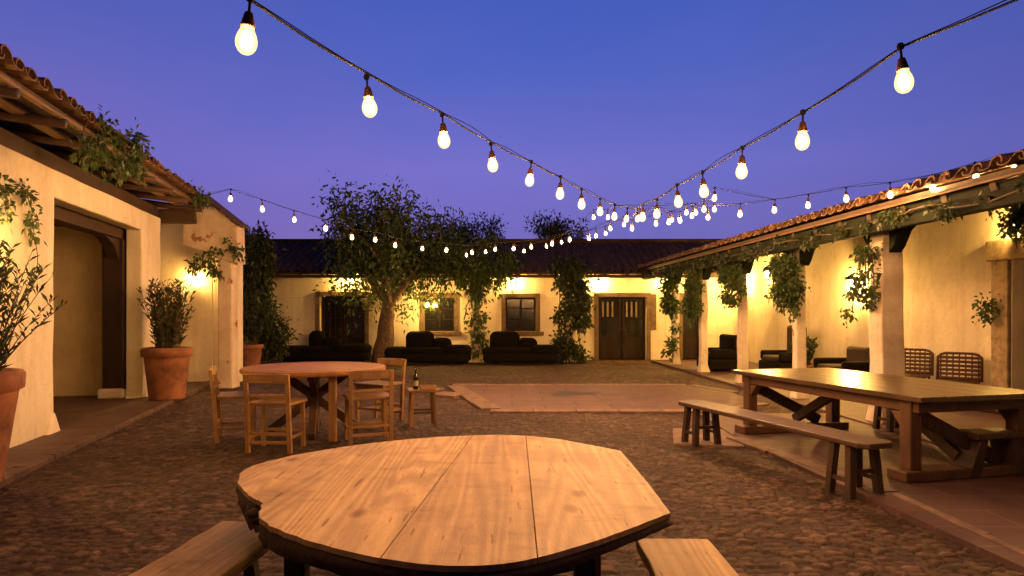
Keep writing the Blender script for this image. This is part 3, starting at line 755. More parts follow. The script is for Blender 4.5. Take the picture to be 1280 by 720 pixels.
# pendant lantern hung from the eave in front of the left window
p = at(534, 380, 21.9)
t = thing('hanging_lantern', 'small lantern hanging on a rod in front of the left far window', 'lantern', p)
MB().tube([(0,0,.08),(0,0,2.70-p.z)], .008, 5).build('rod', M['dark_metal'], t)
m = MB().lathe([(.015,.1),(.085,.05),(.08,.045)], 8)
for k in range(6): a = k*math.pi/3; m.tube([(.07*math.cos(a),.07*math.sin(a),.05),(.055*math.cos(a),.055*math.sin(a),-.12)], .005, 4)
m.lathe([(.06,-.12),(.06,-.135)], 8); m.build('cage', M['dark_metal'], t)
MB().lathe([(.015,.03),(.045,0),(.05,-.05),(.03,-.1)], 10).build('lamp_glass', M['sconce'], t, True)

# posts carrying the back eave
def vine_post(px, label, w=.3, mat='plaster_worn', d=21.95):
    x = (px-640)/F*d
    t = thing('eave_post', label, 'pillar', (x, d, 0), 0, 'posts under the far eave')
    MB().tube([(0,0,0),(.02,0,.9),(-.02,0,1.8),(0,0,2.70)], [w*.75,w*.58,w*.5,w*.5], 9).build('shaft', M[mat], t, True)
    MB().lathe([(w*.95,0),(w*.9,.1),(w*.72,.16)], 12).build('base', M[mat], t, bevel=.01)
    return t
vine_post(595, 'worn reddish post between the two far windows, twined with a leafy vine', .34)
vine_post(712, 'worn post hidden in dense ivy, right of the right-hand far window', .36)

# ------------------------------------------------------------------ RIGHT BUILDING
TH_R = math.pi+math.atan(.04); R0 = Vector((5.3, 9.66, 0))
RM = Matrix.Translation(R0) @ Matrix.Rotation(TH_R, 4, 'Z')
def RW(x, y, z=0): return RM @ Vector((x, y, z))
right = thing('porch_building', 'plastered building with a tiled porch roof on pillars, along the right side', 'building', R0, TH_R)
mb = MB(); wall_panel(mb, -2.6, .35, -12.6, 7, 0, 3.73, [(-.97, .55, -1, 2.42)], step=.6, jit=.012); mb.build('wall', M['plaster'], right, bevel=.015)
f = MB()
f.box(-2.596,-2.52,-1.32,-.972,.1,2.42).box(-2.596,-2.52,.552,.9,.1,2.42).box(-2.596,-2.50,-1.42,1.0,2.423,2.75)
f = f.build('door', M['stone_pale'], right, bevel=.02)
lf = MB()
for p, r in ((-.96,-.215),(-.205,.54)):
    lf.box(-2.85,-2.79,p,p+.1,.1,2.4).box(-2.85,-2.79,r-.1,r,.1,2.4).box(-2.85,-2.79,p+.102,r-.102,2.28,2.4).box(-2.85,-2.79,p+.102,r-.102,.1,.8).box(-2.845,-2.795,p+.102,r-.102,1.5,1.56)
lo = lf.build('door_leaf', M['door_wood'], f, bevel=.006)
MB().box(-2.83,-2.81,-.9,.5,.75,2.35).build('glass', M['glass_dark'], lo)
MB().box(-5.9,-2.96,-12.5,6.9,0,.05).build('inner_floor', M['timber'], right)
for k, y in enumerate((0, -2.7, -5.4, -8.1, -10.7)):
    m = MB(); h = 2.8; a = .17 if k == 0 else .098; b = a-.015
    zs = [0, .25, .5, .9, 1.3, 1.7, 2.1, 2.5, h]
    vs = []; fs = []
    for i, z in enumerate(zs):
        s = a+(b-a)*z/h+(.05*(1-z/.25) if z < .25 else 0); jx = random.uniform(-.014,.014); jy = random.uniform(-.014,.014)
        vs += [(-s+jx, y-s+jy, z), (s+jx, y-s+jy, z), (s+jx, y+s+jy, z), (-s+jx, y+s+jy, z)]
        if i: o = (i-1)*4; fs += [(o+q, o+(q+1)%4, o+4+(q+1)%4, o+4+q) for q in range(4)]
    fs += [(3,2,1,0), tuple(len(vs)-4+q for q in range(4))]
    m.add(vs, fs); c = m.build('pillar', M['plaster_pillar'], right, bevel=.025, seg=3)
    m = MB(); m.prism([(y-.62, 2.795), (y-.20, 2.795), (y-.20, 2.42), (y-.30, 2.50), (y-.44, 2.70)], 'x', -.09, .09)
    m.build('bracket', M['beam_green'], c, bevel=.01); m = MB(); m.prism([(y+.62, 2.795), (y+.20, 2.795), (y+.20, 2.42), (y+.30, 2.50), (y+.44, 2.70)], 'x', -.09, .09)
    m.build('bracket', M['beam_green'], c, bevel=.01)
MB().box(-.14,.14,-12.3,7,2.80,3.06).build('beam', M['beam_green'], right, bevel=.03)
tile_roof(right, -12.6, 7, .62, 2.99, .26, 4.6, M['tile'], pitch=.25, r=.09)
mb = MB(); y = -12.3
while y < 7: mb.beam((-2.6, y, 3.70), (.52, y, 2.885), .09, .11); y += .75
mb.build('rafters', M['timber_x'], right)
MB().box(.565,.60,-12.6,7,2.915,2.95).build('eave_board', M['pole'], right)
MB().box(.38,.50,-12.45,7,2.66,2.92).build('fascia', M['beam_green'], right, bevel=.02)
MB().prism([(-3.98, 4.20), (-7.5, 3.0), (-7.5, 2.92), (-3.98, 4.12)], 'y', -12.6, 7).build('roof_slope', M['tile_dark'], right)
MB().box(-7.3,-7.0,-12.5,6.9,0,2.98).build('rear_wall', M['plaster'], right)
mb = MB().prism([tuple(RW(-2.6,7).xy), tuple(RW(.34,7).xy), tuple(RW(.34,-12.3).xy), tuple(RW(-2.6,-12.3).xy)], 'z', -.08, .05)
structure(mb, 'porch_floor', M['paving2'])
def rlamp(y, z, lab, sc=1.7): return wall_lamp(RW(-2.6, y, z), TH_R, lab, sc)
rlamp(-9.6, 2.86, 'wall lamp on the porch wall, between the second and third pillars from the far end')
rlamp(-5.2, 2.36, 'wall lamp on the porch wall, showing just left of the nearest pillar')
rlamp(-.75, 3.02, 'wall lamp above the stone door surround at the right edge', 1.0)
rlamp(-11.9, 2.75, 'wall lamp at the far corner of the porch, behind the farthest pillar')

# ------------------------------------------------------------------ pots and plants
def pot_mesh(r_top, r_bot, h):
    return MB().lathe([(r_bot,0),(r_bot*1.02,.02),(r_top*.93,h*.80),(r_top*.95,h*.82),(r_top*1.04,h*.84),(r_top*1.06,h*.97),(r_top*1.0,h),(r_top*.9,h),(r_top*.86,h*.86)], 28)
def potted_shrub(loc, label, r_top, r_bot, h, top, n_stem=34, spread=.5, leaf=(.10,.026), lean=(0,0), per=26, mat='leaf_olive', group=None, cat='potted plant'):
    t = thing('potted_shrub', label, cat, loc, 0, group)
    pot_mesh(r_top, r_bot, h).build('pot', M['terracotta'], t, True, fixn=False)
    MB().lathe([(r_top*.2,h*.9),(r_top*.87,h*.88)], 20).build('soil', M['soil'], t)
    mb = MB(); PP = []; DD = []
    for i in range(n_stem):
        a = random.uniform(0, 2*math.pi); rr = r_top*.5*random.random()**.5; e = random.random()
        b = Vector((rr*math.cos(a), rr*math.sin(a), h*.86)); H = (top-h)*(1-.55*e*random.random())
        out = spread*(.15+.85*e)*random.uniform(.6,1.1)
        tip = b+Vector((out*math.cos(a)+lean[0]*random.random(), out*math.sin(a)+lean[1]*random.random(), H))
        c = b.lerp(tip, .5)+Vector((-out*.18*math.cos(a), -out*.18*math.sin(a), H*.06))
        pts = [b*(1-q)**2+c*2*q*(1-q)+tip*q*q for q in [k/6 for k in range(7)]]
        mb.tube(pts, [.009*(1-.75*k/6) for k in range(7)], 4, caps=False)
        d = (tip-b).normalized()
        for k in range(per):
            q = random.uniform(.12, 1.0); p = b*(1-q)**2+c*2*q*(1-q)+tip*q*q
            az = random.uniform(0, 2*math.pi); v = Vector((math.cos(az), math.sin(az), random.uniform(.2, 1.1)))
            PP.append(tuple(p)); DD.append(tuple(v*.9+d*.6))
    mb.build('stems', M['stem'], t, fixn=False)
    leaf_mesh(PP, DD, leaf[0], leaf[1], 'foliage', M[mat], t)
    return t
potted_shrub((-4.92, 6.15, .045), 'tall spiky shrub in a large terracotta pot, partly cut off at the left edge', .42, .27, 1.02, 2.30, 46, .62, (.11,.026), (.25,.1), 30, 'leaf_dark')
p = LW(.36, 5.0)
potted_shrub((-6.19, 12.25, .045), 'upright narrow-leaved shrub in a terracotta pot, beside the timber doorway pier', .40, .29, .92, 2.25, 60, .42, (.12,.030), (0,0), 34, 'leaf_olive')
potted_shrub((-7.15, 18.6, 0), 'bushy shrub in a terracotta pot behind the worn pillar', .34, .25, .72, 2.2, 40, .6, (.13,.06), (0,0), 40, 'leaf_dark')

# ------------------------------------------------------------------ trees
def tree(name, label, loc, trunk_h, height, crown_r, seed, trunk_r=.2, nleaf=9000, leaf=(.14,.055), mat='leaf_olive', squash=1.0, group=None, lean=0.0, levels=3, drop=0.0):
    random.seed(seed)
    t = thing(name, label, 'tree', loc, 0, group)
    mb = MB(); tips = []
    def branch(p, d, L, r, lev):
        pts = [p]; rs = [r]
        n = 5; q = p.copy(); dd = d.copy()
        for i in range(n):
            dd = (dd+Vector((random.uniform(-.25,.25), random.uniform(-.25,.25), random.uniform(-.05,.2)))).normalized()
            q = q+dd*(L/n); pts.append(q.copy()); rs.append(r*(1-.45*(i+1)/n))
            if lev >= 1 and i >= 2: tips.append((q.copy(), lev))
        mb.tube(pts, rs, 7 if lev == 0 else 5, caps=True)
        if lev < levels:
            k = random.randint(3, 4)+(1 if lev == 0 else 0)
            for j in range(k):
                a = 2*math.pi*(j+random.random()*.6)/k; up = random.uniform(.25, 1.0)
                nd = (dd*.35+Vector((math.cos(a)*squash, math.sin(a), up))).normalized()
                branch(pts[-1-random.randint(0, 1 if lev else 0)], nd, L*random.uniform(.55,.8) if lev else crown_r*random.uniform(.55,.8), rs[-1]*.75, lev+1)
    branch(Vector((0,0,0)), Vector((lean,0,1)).normalized(), trunk_h, trunk_r, 0)
    trunk = mb.build('trunk', M['bark'], t, True, fixn=False)
    top = max(q.z for q, l in tips)
    tp = np.array([tuple(q) for q, l in tips if l >= 2])
    sc = (height-trunk_h)/max(.1, top-trunk_h)
    k = max(12, nleaf//len(tp))
    idx = np.repeat(np.arange(len(tp)), k)
    keep = rng.random(len(tp)) > .12
    idx = idx[keep[idx]]
    off = rng.normal(size=(len(idx),3))*crown_r*.085
    PPp = tp[idx]+off; PPp[:,2] -= drop*rng.random(len(idx))**2
    leaf_mesh(PPp, off/crown_r*6+rng.normal(size=(len(idx),3))*.5+np.array([0,0,-.1]), leaf[0], leaf[1], 'crown', M[mat], t)
    t.scale = (1, 1, 1)
    return t, top
tr, top = tree('courtyard_tree', 'broad leafy tree with thick trunk standing before the far left door', ((478-640)/F*21.2, 21.2, 0), 1.75, 5.2, 2.5, 5, .36, 14000, (.16,.07), 'leaf_vine', drop=1.9)
tr.scale = (.98, .95, 5.25/top)
for px, py, s, rr, lab in ((600, 268, 21, 1.6, 'small dark tree rising behind the far roof, nearest the courtyard tree'), (690, 272, 33, 1.2, 'small pale feathery tree peeking over the far roof near its middle')):
    d = 29.5; h = at(px, py, d).z
    b, tt = tree('roadside_tree', lab, ((px-640)/F*d, d, 0), 2.4, h, rr, s, .12, 1500, (.15,.05), 'leaf_olive', levels=3, group='trees behind the far roof')
    b.scale = (1.1, 1.1, h/tt)
b, tt = tree('corner_tree', 'slim dark tree in the far left corner behind the worn pillar', ((320-640)/F*20.2, 20.2, 0), 1.3, 4.0, 1.0, 12, .1, 8000, (.14,.07), 'leaf_dark', drop=1.2)
b.scale = (.8, .8, 4.1/tt)
random.seed(77)
# dark bushy growth at the foot of the far wall, left
def bush(loc, label, r, h, n, mat='leaf_dark', name='shrub', group=None):
    t = thing(name, label, 'shrub', loc, 0, group)
    mb = MB(); PP = []; DD = []
    for i in range(16):
        a = random.uniform(0, 6.28); e = random.random()**.6
        tip = Vector((r*e*math.cos(a), r*e*math.sin(a), h*(1-.5*e*e)*random.uniform(.7,1)))
        pts = [Vector((0,0,0)).lerp(tip, k/4)+Vector((0,0,.12*math.sin(k/4*3.14))) for k in range(5)]
        mb.tube(pts, [.014*(1-k/6) for k in range(5)], 4, caps=False)
        k = n//16; q = rng.uniform(.2, 1.05, k)[:,None]; off = rng.normal(size=(k,3))*r*.2
        PP.append(np.array(tuple(tip))*q+off); DD.append(off/r*3+rng.normal(size=(k,3))*.5)
    mb.build('stems', M['stem'], t, fixn=False)
    P = np.concatenate(PP); P[:,2] = np.maximum(P[:,2], .03)
    leaf_mesh(P, np.concatenate(DD), .12, .06, 'foliage', M[mat], t)
    return t
bush(((336-640)/F*20.8, 20.8, 0), 'dense dark bush below the corner tree, against the far wall', .55, 2.3, 3200)

# ------------------------------------------------------------------ vines
def drape(px, py0, py1, d, w_px, n=6, top_w=None):
    out = []
    for i in range(n):
        u = (i+.5)/n-.5+random.uniform(-.08,.08)
        a = at(px+u*w_px, py0+random.uniform(-3,3), d); b = at(px+u*w_px*.55+random.uniform(-3,3), py1-abs(u)*(py1-py0)*.75, d)
        a.y += random.uniform(-.12,.12); b.y += random.uniform(-.15,.15)
        out.append(wander(a, b, 6, .04))
    return out
vine('climbing_vine', 'leafy vine spreading along the far eave above the reddish post between windows',
     [wander(at(597,452,21.7), at(600,345,21.7), 8, .06)]+[wander(at(600,345,21.7), at(x,y,21.7), 6, .12) for x,y in ((552,322),(572,292),(640,312),(612,285),(556,352),(590,385),(625,352),(580,400),(540,300),(655,332))], 190, .26, (.15,.10), .02)
vine('climbing_vine', 'dense dark ivy column wrapped round the post right of the far windows',
     [wander(at(712+o,452,21.7-abs(o)*.01), at(712+o*.8,330,21.7), 8, .08) for o in (-12,-3,6,15)]+[wander(at(712,335,21.6), at(x,y,21.6), 5, .1) for x,y in ((690,332),(735,338),(735,385))], 260, .24, (.14,.10), .016, 'leaf_dark')
vine('climbing_vine', 'leafy vine on the far corner pillar where the porch meets the far building', drape(838,340,392,20.2,22,4)+[wander(at(838,445,20.25), at(838,345,20.2), 6, .05)], 170, .16, (.13,.09), .012)
# porch vines: garland on the beam and hanging bunches at the pillars
def rpt(x, y, z): return RW(x, y, z)
gar = []
y = 5.0
while y > -12:
    a = rpt(.53, y, 2.78+random.uniform(-.07,.05)); b = rpt(.53, y-1.5, 2.78+random.uniform(-.07,.05)); gar.append(wander(a, b, 6, .07)); y -= 1.5
vine('garland_vine', 'dark green creeper trailing all along the porch beam', gar, 150, .09, (.06,.042), .012, 'leaf_dark')
def bunch(ploc, H, W, n, lab, mat='leaf_vine', dens=240):
    st = []
    for i in range(n):
        a = 6.28*i/n+random.uniform(-.3,.3); r = W*random.uniform(.3,1)
        x, y, z = ploc
        s = rpt(x+.05*math.cos(a), y+.1*math.sin(a), z); e = rpt(x+r*.7*math.cos(a), y+r*math.sin(a), z-H*random.uniform(.5,1)); m = s.lerp(e,.45)+Vector((0,0,.12))
        st.append([s, m+(e-m)*.0, m.lerp(e,.5)+Vector((0,0,.04)), e])
    return vine('hanging_vine', lab, st, int(dens*1.7), .12, (.065,.048), .008, mat, 'vines hanging at the porch pillars')
bunch((.30, 0.0, 2.45), 1.1, .26, 5, 'thin straggly vine hanging down the nearest porch pillar', dens=120)
bunch((.30, -2.55, 2.62), 1.15, .42, 10, 'full rounded vine bunch hanging at the second porch pillar from the near end')
bunch((.30, -5.2, 2.72), 1.15, .42, 9, 'vine bunch with a long trailing tail at the middle porch pillar')
bunch((.30, -8.0, 2.72), 1.5, .38, 9, 'vine falling low over the porch pillar next to the farthest one', dens=200)
bunch((-1.2, 1.0, 3.0), .65, .24, 6, 'vine bunch hanging under the porch roof before the right-hand door')
bunch((-2.35, -1.15, 1.75), .35, .2, 4, 'sprig of leaves beside the stone surround of the right-hand door', dens=90)
# left building creepers
def lpt(x, y, z): return LW(x, y, z)
vine('eave_creeper', 'creeper hanging over the tile edge and rafters of the left eave',
     [wander(lpt(.86,.1,3.82), lpt(.8,.05,3.35), 5, .05), wander(lpt(.88,.3,3.85), lpt(.82,.8,3.45), 5, .06), wander(lpt(.88,1.2,3.8), lpt(.72,1.5,3.36), 5, .06), wander(lpt(.86,1.7,3.8), lpt(.78,2.2,3.42), 5, .05), wander(lpt(.9,.5,3.9), lpt(.88,2.1,3.84), 6, .05),
      wander(lpt(.86,4.8,3.82), lpt(.82,6.0,3.86), 5, .05)], 150, .12, (.085,.05), .007)
vine('wall_creeper', 'thin leafy creeper trailing down the white wall left of the doorway',
     [wander(lpt(.1,-.55,3.05), lpt(.08,.55,2.95), 5, .06), wander(lpt(.07,.5,3.1), lpt(.06,.62,2.55), 5, .04), wander(lpt(.07,.62,2.7), lpt(.06,.75,2.15), 5, .03), wander(lpt(.1,-.2,2.95), lpt(.12,-.1,2.6), 4, .05)], 95, .085, (.075,.045), .005)
vine('pillar_creeper', 'green creeper spilling off the gable beside the hanging lamp',
     [wander(at(268,312,14.1), at(250,335,14.1), 4, .05), wander(at(280,318,14.1), at(266,345,14.1), 4, .05), wander(at(250,318,14.2), at(238,340,14.2), 4, .05), wander(at(285,305,14.1), at(310,330,14.3), 4, .06)], 170, .14, (.10,.06), .007)

# ------------------------------------------------------------------ NEAR SLAB TABLE
def near_table():
    zt = .76; k = (CAMH-zt)*F
    def g(px, py): d = k/(py-HZ); return ((px-640)/F*d, d)
    out = [(297,600),(300,590),(312,583),(345,573.5),(400,562.5),(480,551.5),(560,545),(630,543),(690,547),(740,556.5),(776,563.5),(808,601),(838,641),(777,665),(720,684),(674,697),(625,706),(552,708),(475,698),(420,686),(374,672),(345,661),(328,650),(322,641),(328,632),(326,626),(316,622),(303,613)]
    def chaikin(pts, keep, it=2):
        for _ in range(it):
            res = []
            for i, p in enumerate(pts):
                q = pts[(i+1) % len(pts)]
                for f in ((.25, .75) if True else ()):
                    c = (p[0]+(q[0]-p[0])*f, p[1]+(q[1]-p[1])*f)
                    if f == .25 and p in keep: c = p
                    if f == .75 and q in keep: c = (p[0]+(q[0]-p[0])*.97, p[1]+(q[1]-p[1])*.97)
                    res.append(c)
            pts = res
        return pts
    out = chaikin(out, {(838,641), (776,563.5)})
    P = [g(*p) for p in out]
    # front rim wavers a little like a sawn natural edge
    cx = sum(p[0] for p in P)/len(P); cy = sum(p[1] for p in P)/len(P)
    t = thing('slab_table', 'wide natural-edge plank table in the foreground with pale three-board top', 'table', (cx, cy, 0))
    # three boards cut along two seams
    s1 = (g(590,545.3), g(475,698)); s2 = (g(657,544), g(672,697))
    dense = []
    for i, (p, px_) in enumerate(zip(P, out)):
        q = P[(i+1) % len(P)]; n = max(1, int(math.dist(p, q)/.05))
        for a in range(n):
            f = a/n; j = .006 if px_[0] < 420 else .0015
            dense.append((p[0]+(q[0]-p[0])*f+random.uniform(-j,j), p[1]+(q[1]-p[1])*f+random.uniform(-j,j)))
    def clip(poly, a, b, sgn, off):
        # keep the side sgn of line a-b moved by off
        dx, dy = b[0]-a[0], b[1]-a[1]; L = math.hypot(dx, dy); nx, ny = -dy/L*sgn, dx/L*sgn
        sd = lambda p: (p[0]-a[0])*nx+(p[1]-a[1])*ny-off
        res = []
        for i in range(len(poly)):
            p = poly[i]; q = poly[(i+1) % len(poly)]; u = sd(p); v = sd(q)
            if u >= 0: res.append(p)
            if (u >= 0) != (v >= 0): f = u/(u-v); res.append((p[0]+(q[0]-p[0])*f, p[1]+(q[1]-p[1])*f))
        return res
    gap = .0022
    A = clip(dense, *s1, -1, gap); Bm = clip(clip(dense, *s1, 1, gap), *s2, -1, gap); C = clip(dense, *s2, 1, gap)
    mb = MB(); rim = MB()
    for poly in (A, Bm, C):
        if len(poly) < 3: continue
        loc = [(p[0]-cx, p[1]-cy) for p in poly]
        ar = sum(loc[i][0]*loc[(i+1)%len(loc)][1]-loc[(i+1)%len(loc)][0]*loc[i][1] for i in range(len(loc)))
        if ar < 0: loc.reverse()
        n = len(loc)
        mb.prism(loc, 'z', zt-.022, zt)
    mb.build('tabletop', M['table_near'], t, bevel=.004)
    # thick barky edge under the boards
    n = len(dense); vs = []; fs = []
    x0 = min(p[0] for p in dense); x1 = max(p[0] for p in dense)
    rows = ((0, .994, 0), (.3, 1.006, .5), (.62, .995, 1), (1.0, .955, 1))
    for fz, sc_, j in rows:
        for p in dense:
            u = (p[0]-x0)/(x1-x0); dep = .052+.06*(1-u)+.11*max(0, 1-u*5)**1.2; rough = .006+.03*max(0, 1-u*4.5)
            e = random.uniform(-1, 1)*rough*j + .010*math.sin(p[0]*9+fz*5)*(j > 0)-.03*max(0, 1-u*6)*(fz > .5)
            dx, dy = p[0]-cx, p[1]-cy; L = math.hypot(dx, dy)
            vs.append((dx*sc_+dx/L*e, dy*sc_+dy/L*e, zt-.0225-dep*fz+random.uniform(-1,1)*rough*.5*j))
    for r in range(len(rows)-1):
        for i in range(n): fs.append((r*n+i, r*n+(i+1)%n, (r+1)*n+(i+1)%n, (r+1)*n+i))
    fs.append(tuple(range(n))); fs.append(tuple(reversed(range((len(rows)-1)*n, len(rows)*n))))
    rim.add(vs, fs); rim.build('bark_rim', M['bark_edge'], t, True)
    # gnarl at the left corner
    gx, gy = g(318, 622); m = MB()
    for q in range(6):
        a = Vector((gx-cx+random.uniform(.0,.06), gy-cy+random.uniform(-.06,.06), zt-.07+random.uniform(-.03,.02)))
        r = random.uniform(.028,.045); rows_ = 6; cols = 9
        vs = []; fs = []
        for i in range(rows_):
            ph = math.pi*(i+.5)/rows_
            for k2 in range(cols):
                th = 2*math.pi*k2/cols; rr = r*random.uniform(.82,1.15)
                vs.append(a+Vector((rr*math.sin(ph)*math.cos(th), rr*math.sin(ph)*math.sin(th)*1.3, rr*math.cos(ph)*.75)))
        for i in range(rows_-1):
            for k2 in range(cols): fs.append((i*cols+k2, i*cols+(k2+1)%cols, (i+1)*cols+(k2+1)%cols, (i+1)*cols+k2))
        fs += [tuple(reversed(range(cols))), tuple((rows_-1)*cols+k2 for k2 in range(cols))]
        m.add(vs, fs)
    m.build('burl', M['bark_edge'], t, True, fixn=False)
    for (px, py) in ((360, 640), (735, 650), (470, 572), (740, 580)):
        x, y = g(px, py)
        if py > 600: y += .12
        MB().box(x-cx-.045, x-cx+.045, y-cy-.045, y-cy+.045, 0, zt-.113).build('leg', M['dark_leg'], t, bevel=.006)
    MB().beam((g(360,640)[0]-cx, g(360,640)[1]-cy+.1, .25), (g(740,580)[0]-cx, g(740,580)[1]-cy, .25), .05, .09).build('stretcher', M['dark_leg'], t)
near_table()

def plank_bench(loc, rz, L, w, h, label, group, far_legs=True):
    t = thing('plank_bench', label, 'bench', loc, rz, group)
    n = 14; vs = []; fs = []
    lft = [(-w/2+random.uniform(-.008,.008), -L/2+L*i/n) for i in range(n+1)]; rgt = [(w/2+random.uniform(-.008,.008), -L/2+L*i/n) for i in range(n+1)]
    MB().prism(lft[::-1][::-1]+rgt[::-1], 'z', h-.06, h).build('seat', M['bench_near'], t, bevel=.008)
    for y in (-L/2+.3, L/2-.3):
        for s in (-1, 1): MB().beam((s*(w/2-.03), y, 0), (s*(w/2-.1), y, h-.06), .06, .06).build('leg', M['dark_leg'], t, bevel=.005)
        MB().beam((-w/2+.08, y, .18), (w/2-.08, y, .18), .035, .05).build('stretcher', M['dark_leg'], t)
    return t
plank_bench((.80, 2.42, 0), math.radians(-1), 2.1, .36, .45, 'pale grained plank bench at the bottom, under the right tip of the near table', 'plank benches at the near table')
plank_bench((-1.50, 2.75, 0), math.radians(-6), 2.0, .40, .45, 'brownish plank bench at the bottom left, under the burl end of the near table', 'plank benches at the near table')

# ------------------------------------------------------------------ ROUND TABLE SET
RT = Vector((-2.6, 9.0, 0))
t = thing('round_table', 'round wooden pedestal table with glossy reddish top among light wood chairs', 'table', RT)
MB().lathe([(.86,.815),(.915,.825),(.925,.845),(.92,.875),(.905,.882),(.0005,.883)], 56).build('tabletop', M['oak_top'], t, True).modifiers.new('e','EDGE_SPLIT')
MB().box(-.055,.055,-.055,.055,0.02,.81).build('post', M['brown_z'], t, bevel=.01)
for a in (math.radians(12), math.radians(102)):
    c, s = math.cos(a), math.sin(a)
    for sg in (1, -1):
        MB().beam((-.58*c*sg, -.58*s*sg, .05), (.42*c*sg, .42*s*sg, .80), .09, .11).build('leg', M['brown_x'], t, bevel=.008)
    MB().beam((-.7*c, -.7*s, .775), (.7*c, .7*s, .775), .08, .06).build('top_bearer', M['brown_x'], t)
MB().box(.34,.43,-.60,-.52,0,.81).build('leg', M['oak'], t, bevel=.008)

def make_chair(label):
    """back towards -Y, seat .58 m"""
    t = thing('wooden_chair', label, 'chair', group='light wooden chairs round the table')
    sh = .57; w = .25; d = .22
    m = MB(); m.prism([(-w-.01,-d),(w+.01,-d),(w+.03,d+.02),(-w-.03,d+.02)], 'z', sh-.035, sh); m.build('seat', M['oak_x'], t, bevel=.008)
    for sx in (-1,1):
        MB().beam((sx*w*.98, d-.03, 0), (sx*w*.94, d-.03, sh-.036), .045, .045).build('leg', M['oak'], t, bevel=.005)
        MB().beam((sx*w*.98, -d+.01, 0), (sx*w*.96, -d-.03, sh+.0), .048, .048).build('leg', M['oak'], t, bevel=.005)
        MB().beam((sx*w*.96, -d-.03, sh+.001), (sx*w*.97, -d-.07, .90), .046, .04).build('back_post', M['oak'], t, bevel=.005)
    m = MB(); m.prism([(-w*.9,-d-.05),(-w*.4,-d-.075),(w*.4,-d-.075),(w*.9,-d-.05),(w*.9,-d-.075),(w*.4,-d-.10),(-w*.4,-d-.10),(-w*.9,-d-.075)], 'z', .80, .905)
    m.build('top_rail', M['oak_x'], t, bevel=.006)
    MB().beam((-w*.92,-d-.04,.655),(w*.92,-d-.04,.655),.022,.035).build('back_rail', M['oak_x'], t, bevel=.003)
    for z, yy in ((.12,-d+.0),(.22,-d-.005),(.2,d-.03)): MB().beam((-w*.93,yy,z),(w*.93,yy,z),.024,.034).build('stretcher', M['oak_x'], t, bevel=.003)
    for sx in (-1,1): MB().beam((sx*w*.97,-d+.02,.17),(sx*w*.97,d-.05,.17),.024,.034).build('stretcher', M['oak_x'], t, bevel=.003)
    MB().box(-w+.02,w-.02,d-.055,d-.01,sh-.085,sh-.037).build('seat_frame', M['oak_x'], t)
    return t
ch = make_chair('light wooden chair with its back to the viewer, near left of the round table')
ch.location = (-2.74, 7.95, 0); ch.rotation_euler = (0,0,math.radians(-4))
def chair2(loc, rz, lab):
    c = copy_tree(ch); c.location = loc; c.rotation_euler = (0,0,rz); c['label'] = lab
chair2((-3.47, 8.62, 0), math.radians(-72), 'light wooden chair leftmost at the round table, facing it sideways')
chair2((-1.78, 8.45, 0), math.radians(20), 'light wooden chair nearest the small stool, close by the right of the round table')
chair2((-1.95, 10.0, 0), math.radians(150), 'light wooden chair behind the right of the round table, partly hidden')

t = thing('small_stool', 'small square wooden stool with a dark bottle on it, right of the chairs', 'stool', (-1.27, 9.65, 0), math.radians(14))
MB().box(-.2,.2,-.19,.19,.48,.515).build('seat', M['oak_x'], t, bevel=.006)
for sx in (-1,1):
    for sy in (-1,1): MB().beam((sx*.17,sy*.16,0),(sx*.145,sy*.135,.479),.042,.042).build('leg', M['brown_z'] if sx > 0 else M['oak'], t, bevel=.004)
for sy in (-1,1): MB().beam((-.15,sy*.145,.2),(.15,sy*.145,.2),.025,.03).build('stretcher', M['brown_x'], t)
b = thing('wine_bottle', 'dark slim bottle standing on the small stool', 'bottle', (-1.355, 9.60, .516))
MB().lathe([(.034,0),(.037,.008),(.037,.15),(.034,.175),(.016,.205),(.0135,.22),(.0135,.275),(.0155,.276),(.0155,.288),(.0135,.29)], 18).build('glass', M['bottle'], b, True)
MB().lathe([(.0376,.045),(.0376,.12)], 18, cap=False).build('paper_label', M['label_paper'], b, True, fixn=False)
b = thing('wooden_tray', 'flat pale wooden board lying on the small stool behind the bottle', 'tray', (-1.20, 9.66, .516), math.radians(14))
m = MB().box(-.10,.12,-.10,.10,0,.014); m.build('board', M['oak_x'], b, bevel=.003)
m = MB().box(-.10,.12,-.10,-.085,.0145,.045).box(-.10,.12,.085,.10,.0145,.045).box(-.10,-.085,-.083,.083,.0145,.045).box(.105,.12,-.083,.083,.0145,.045)
m.build('rim', M['oak_x'], b)

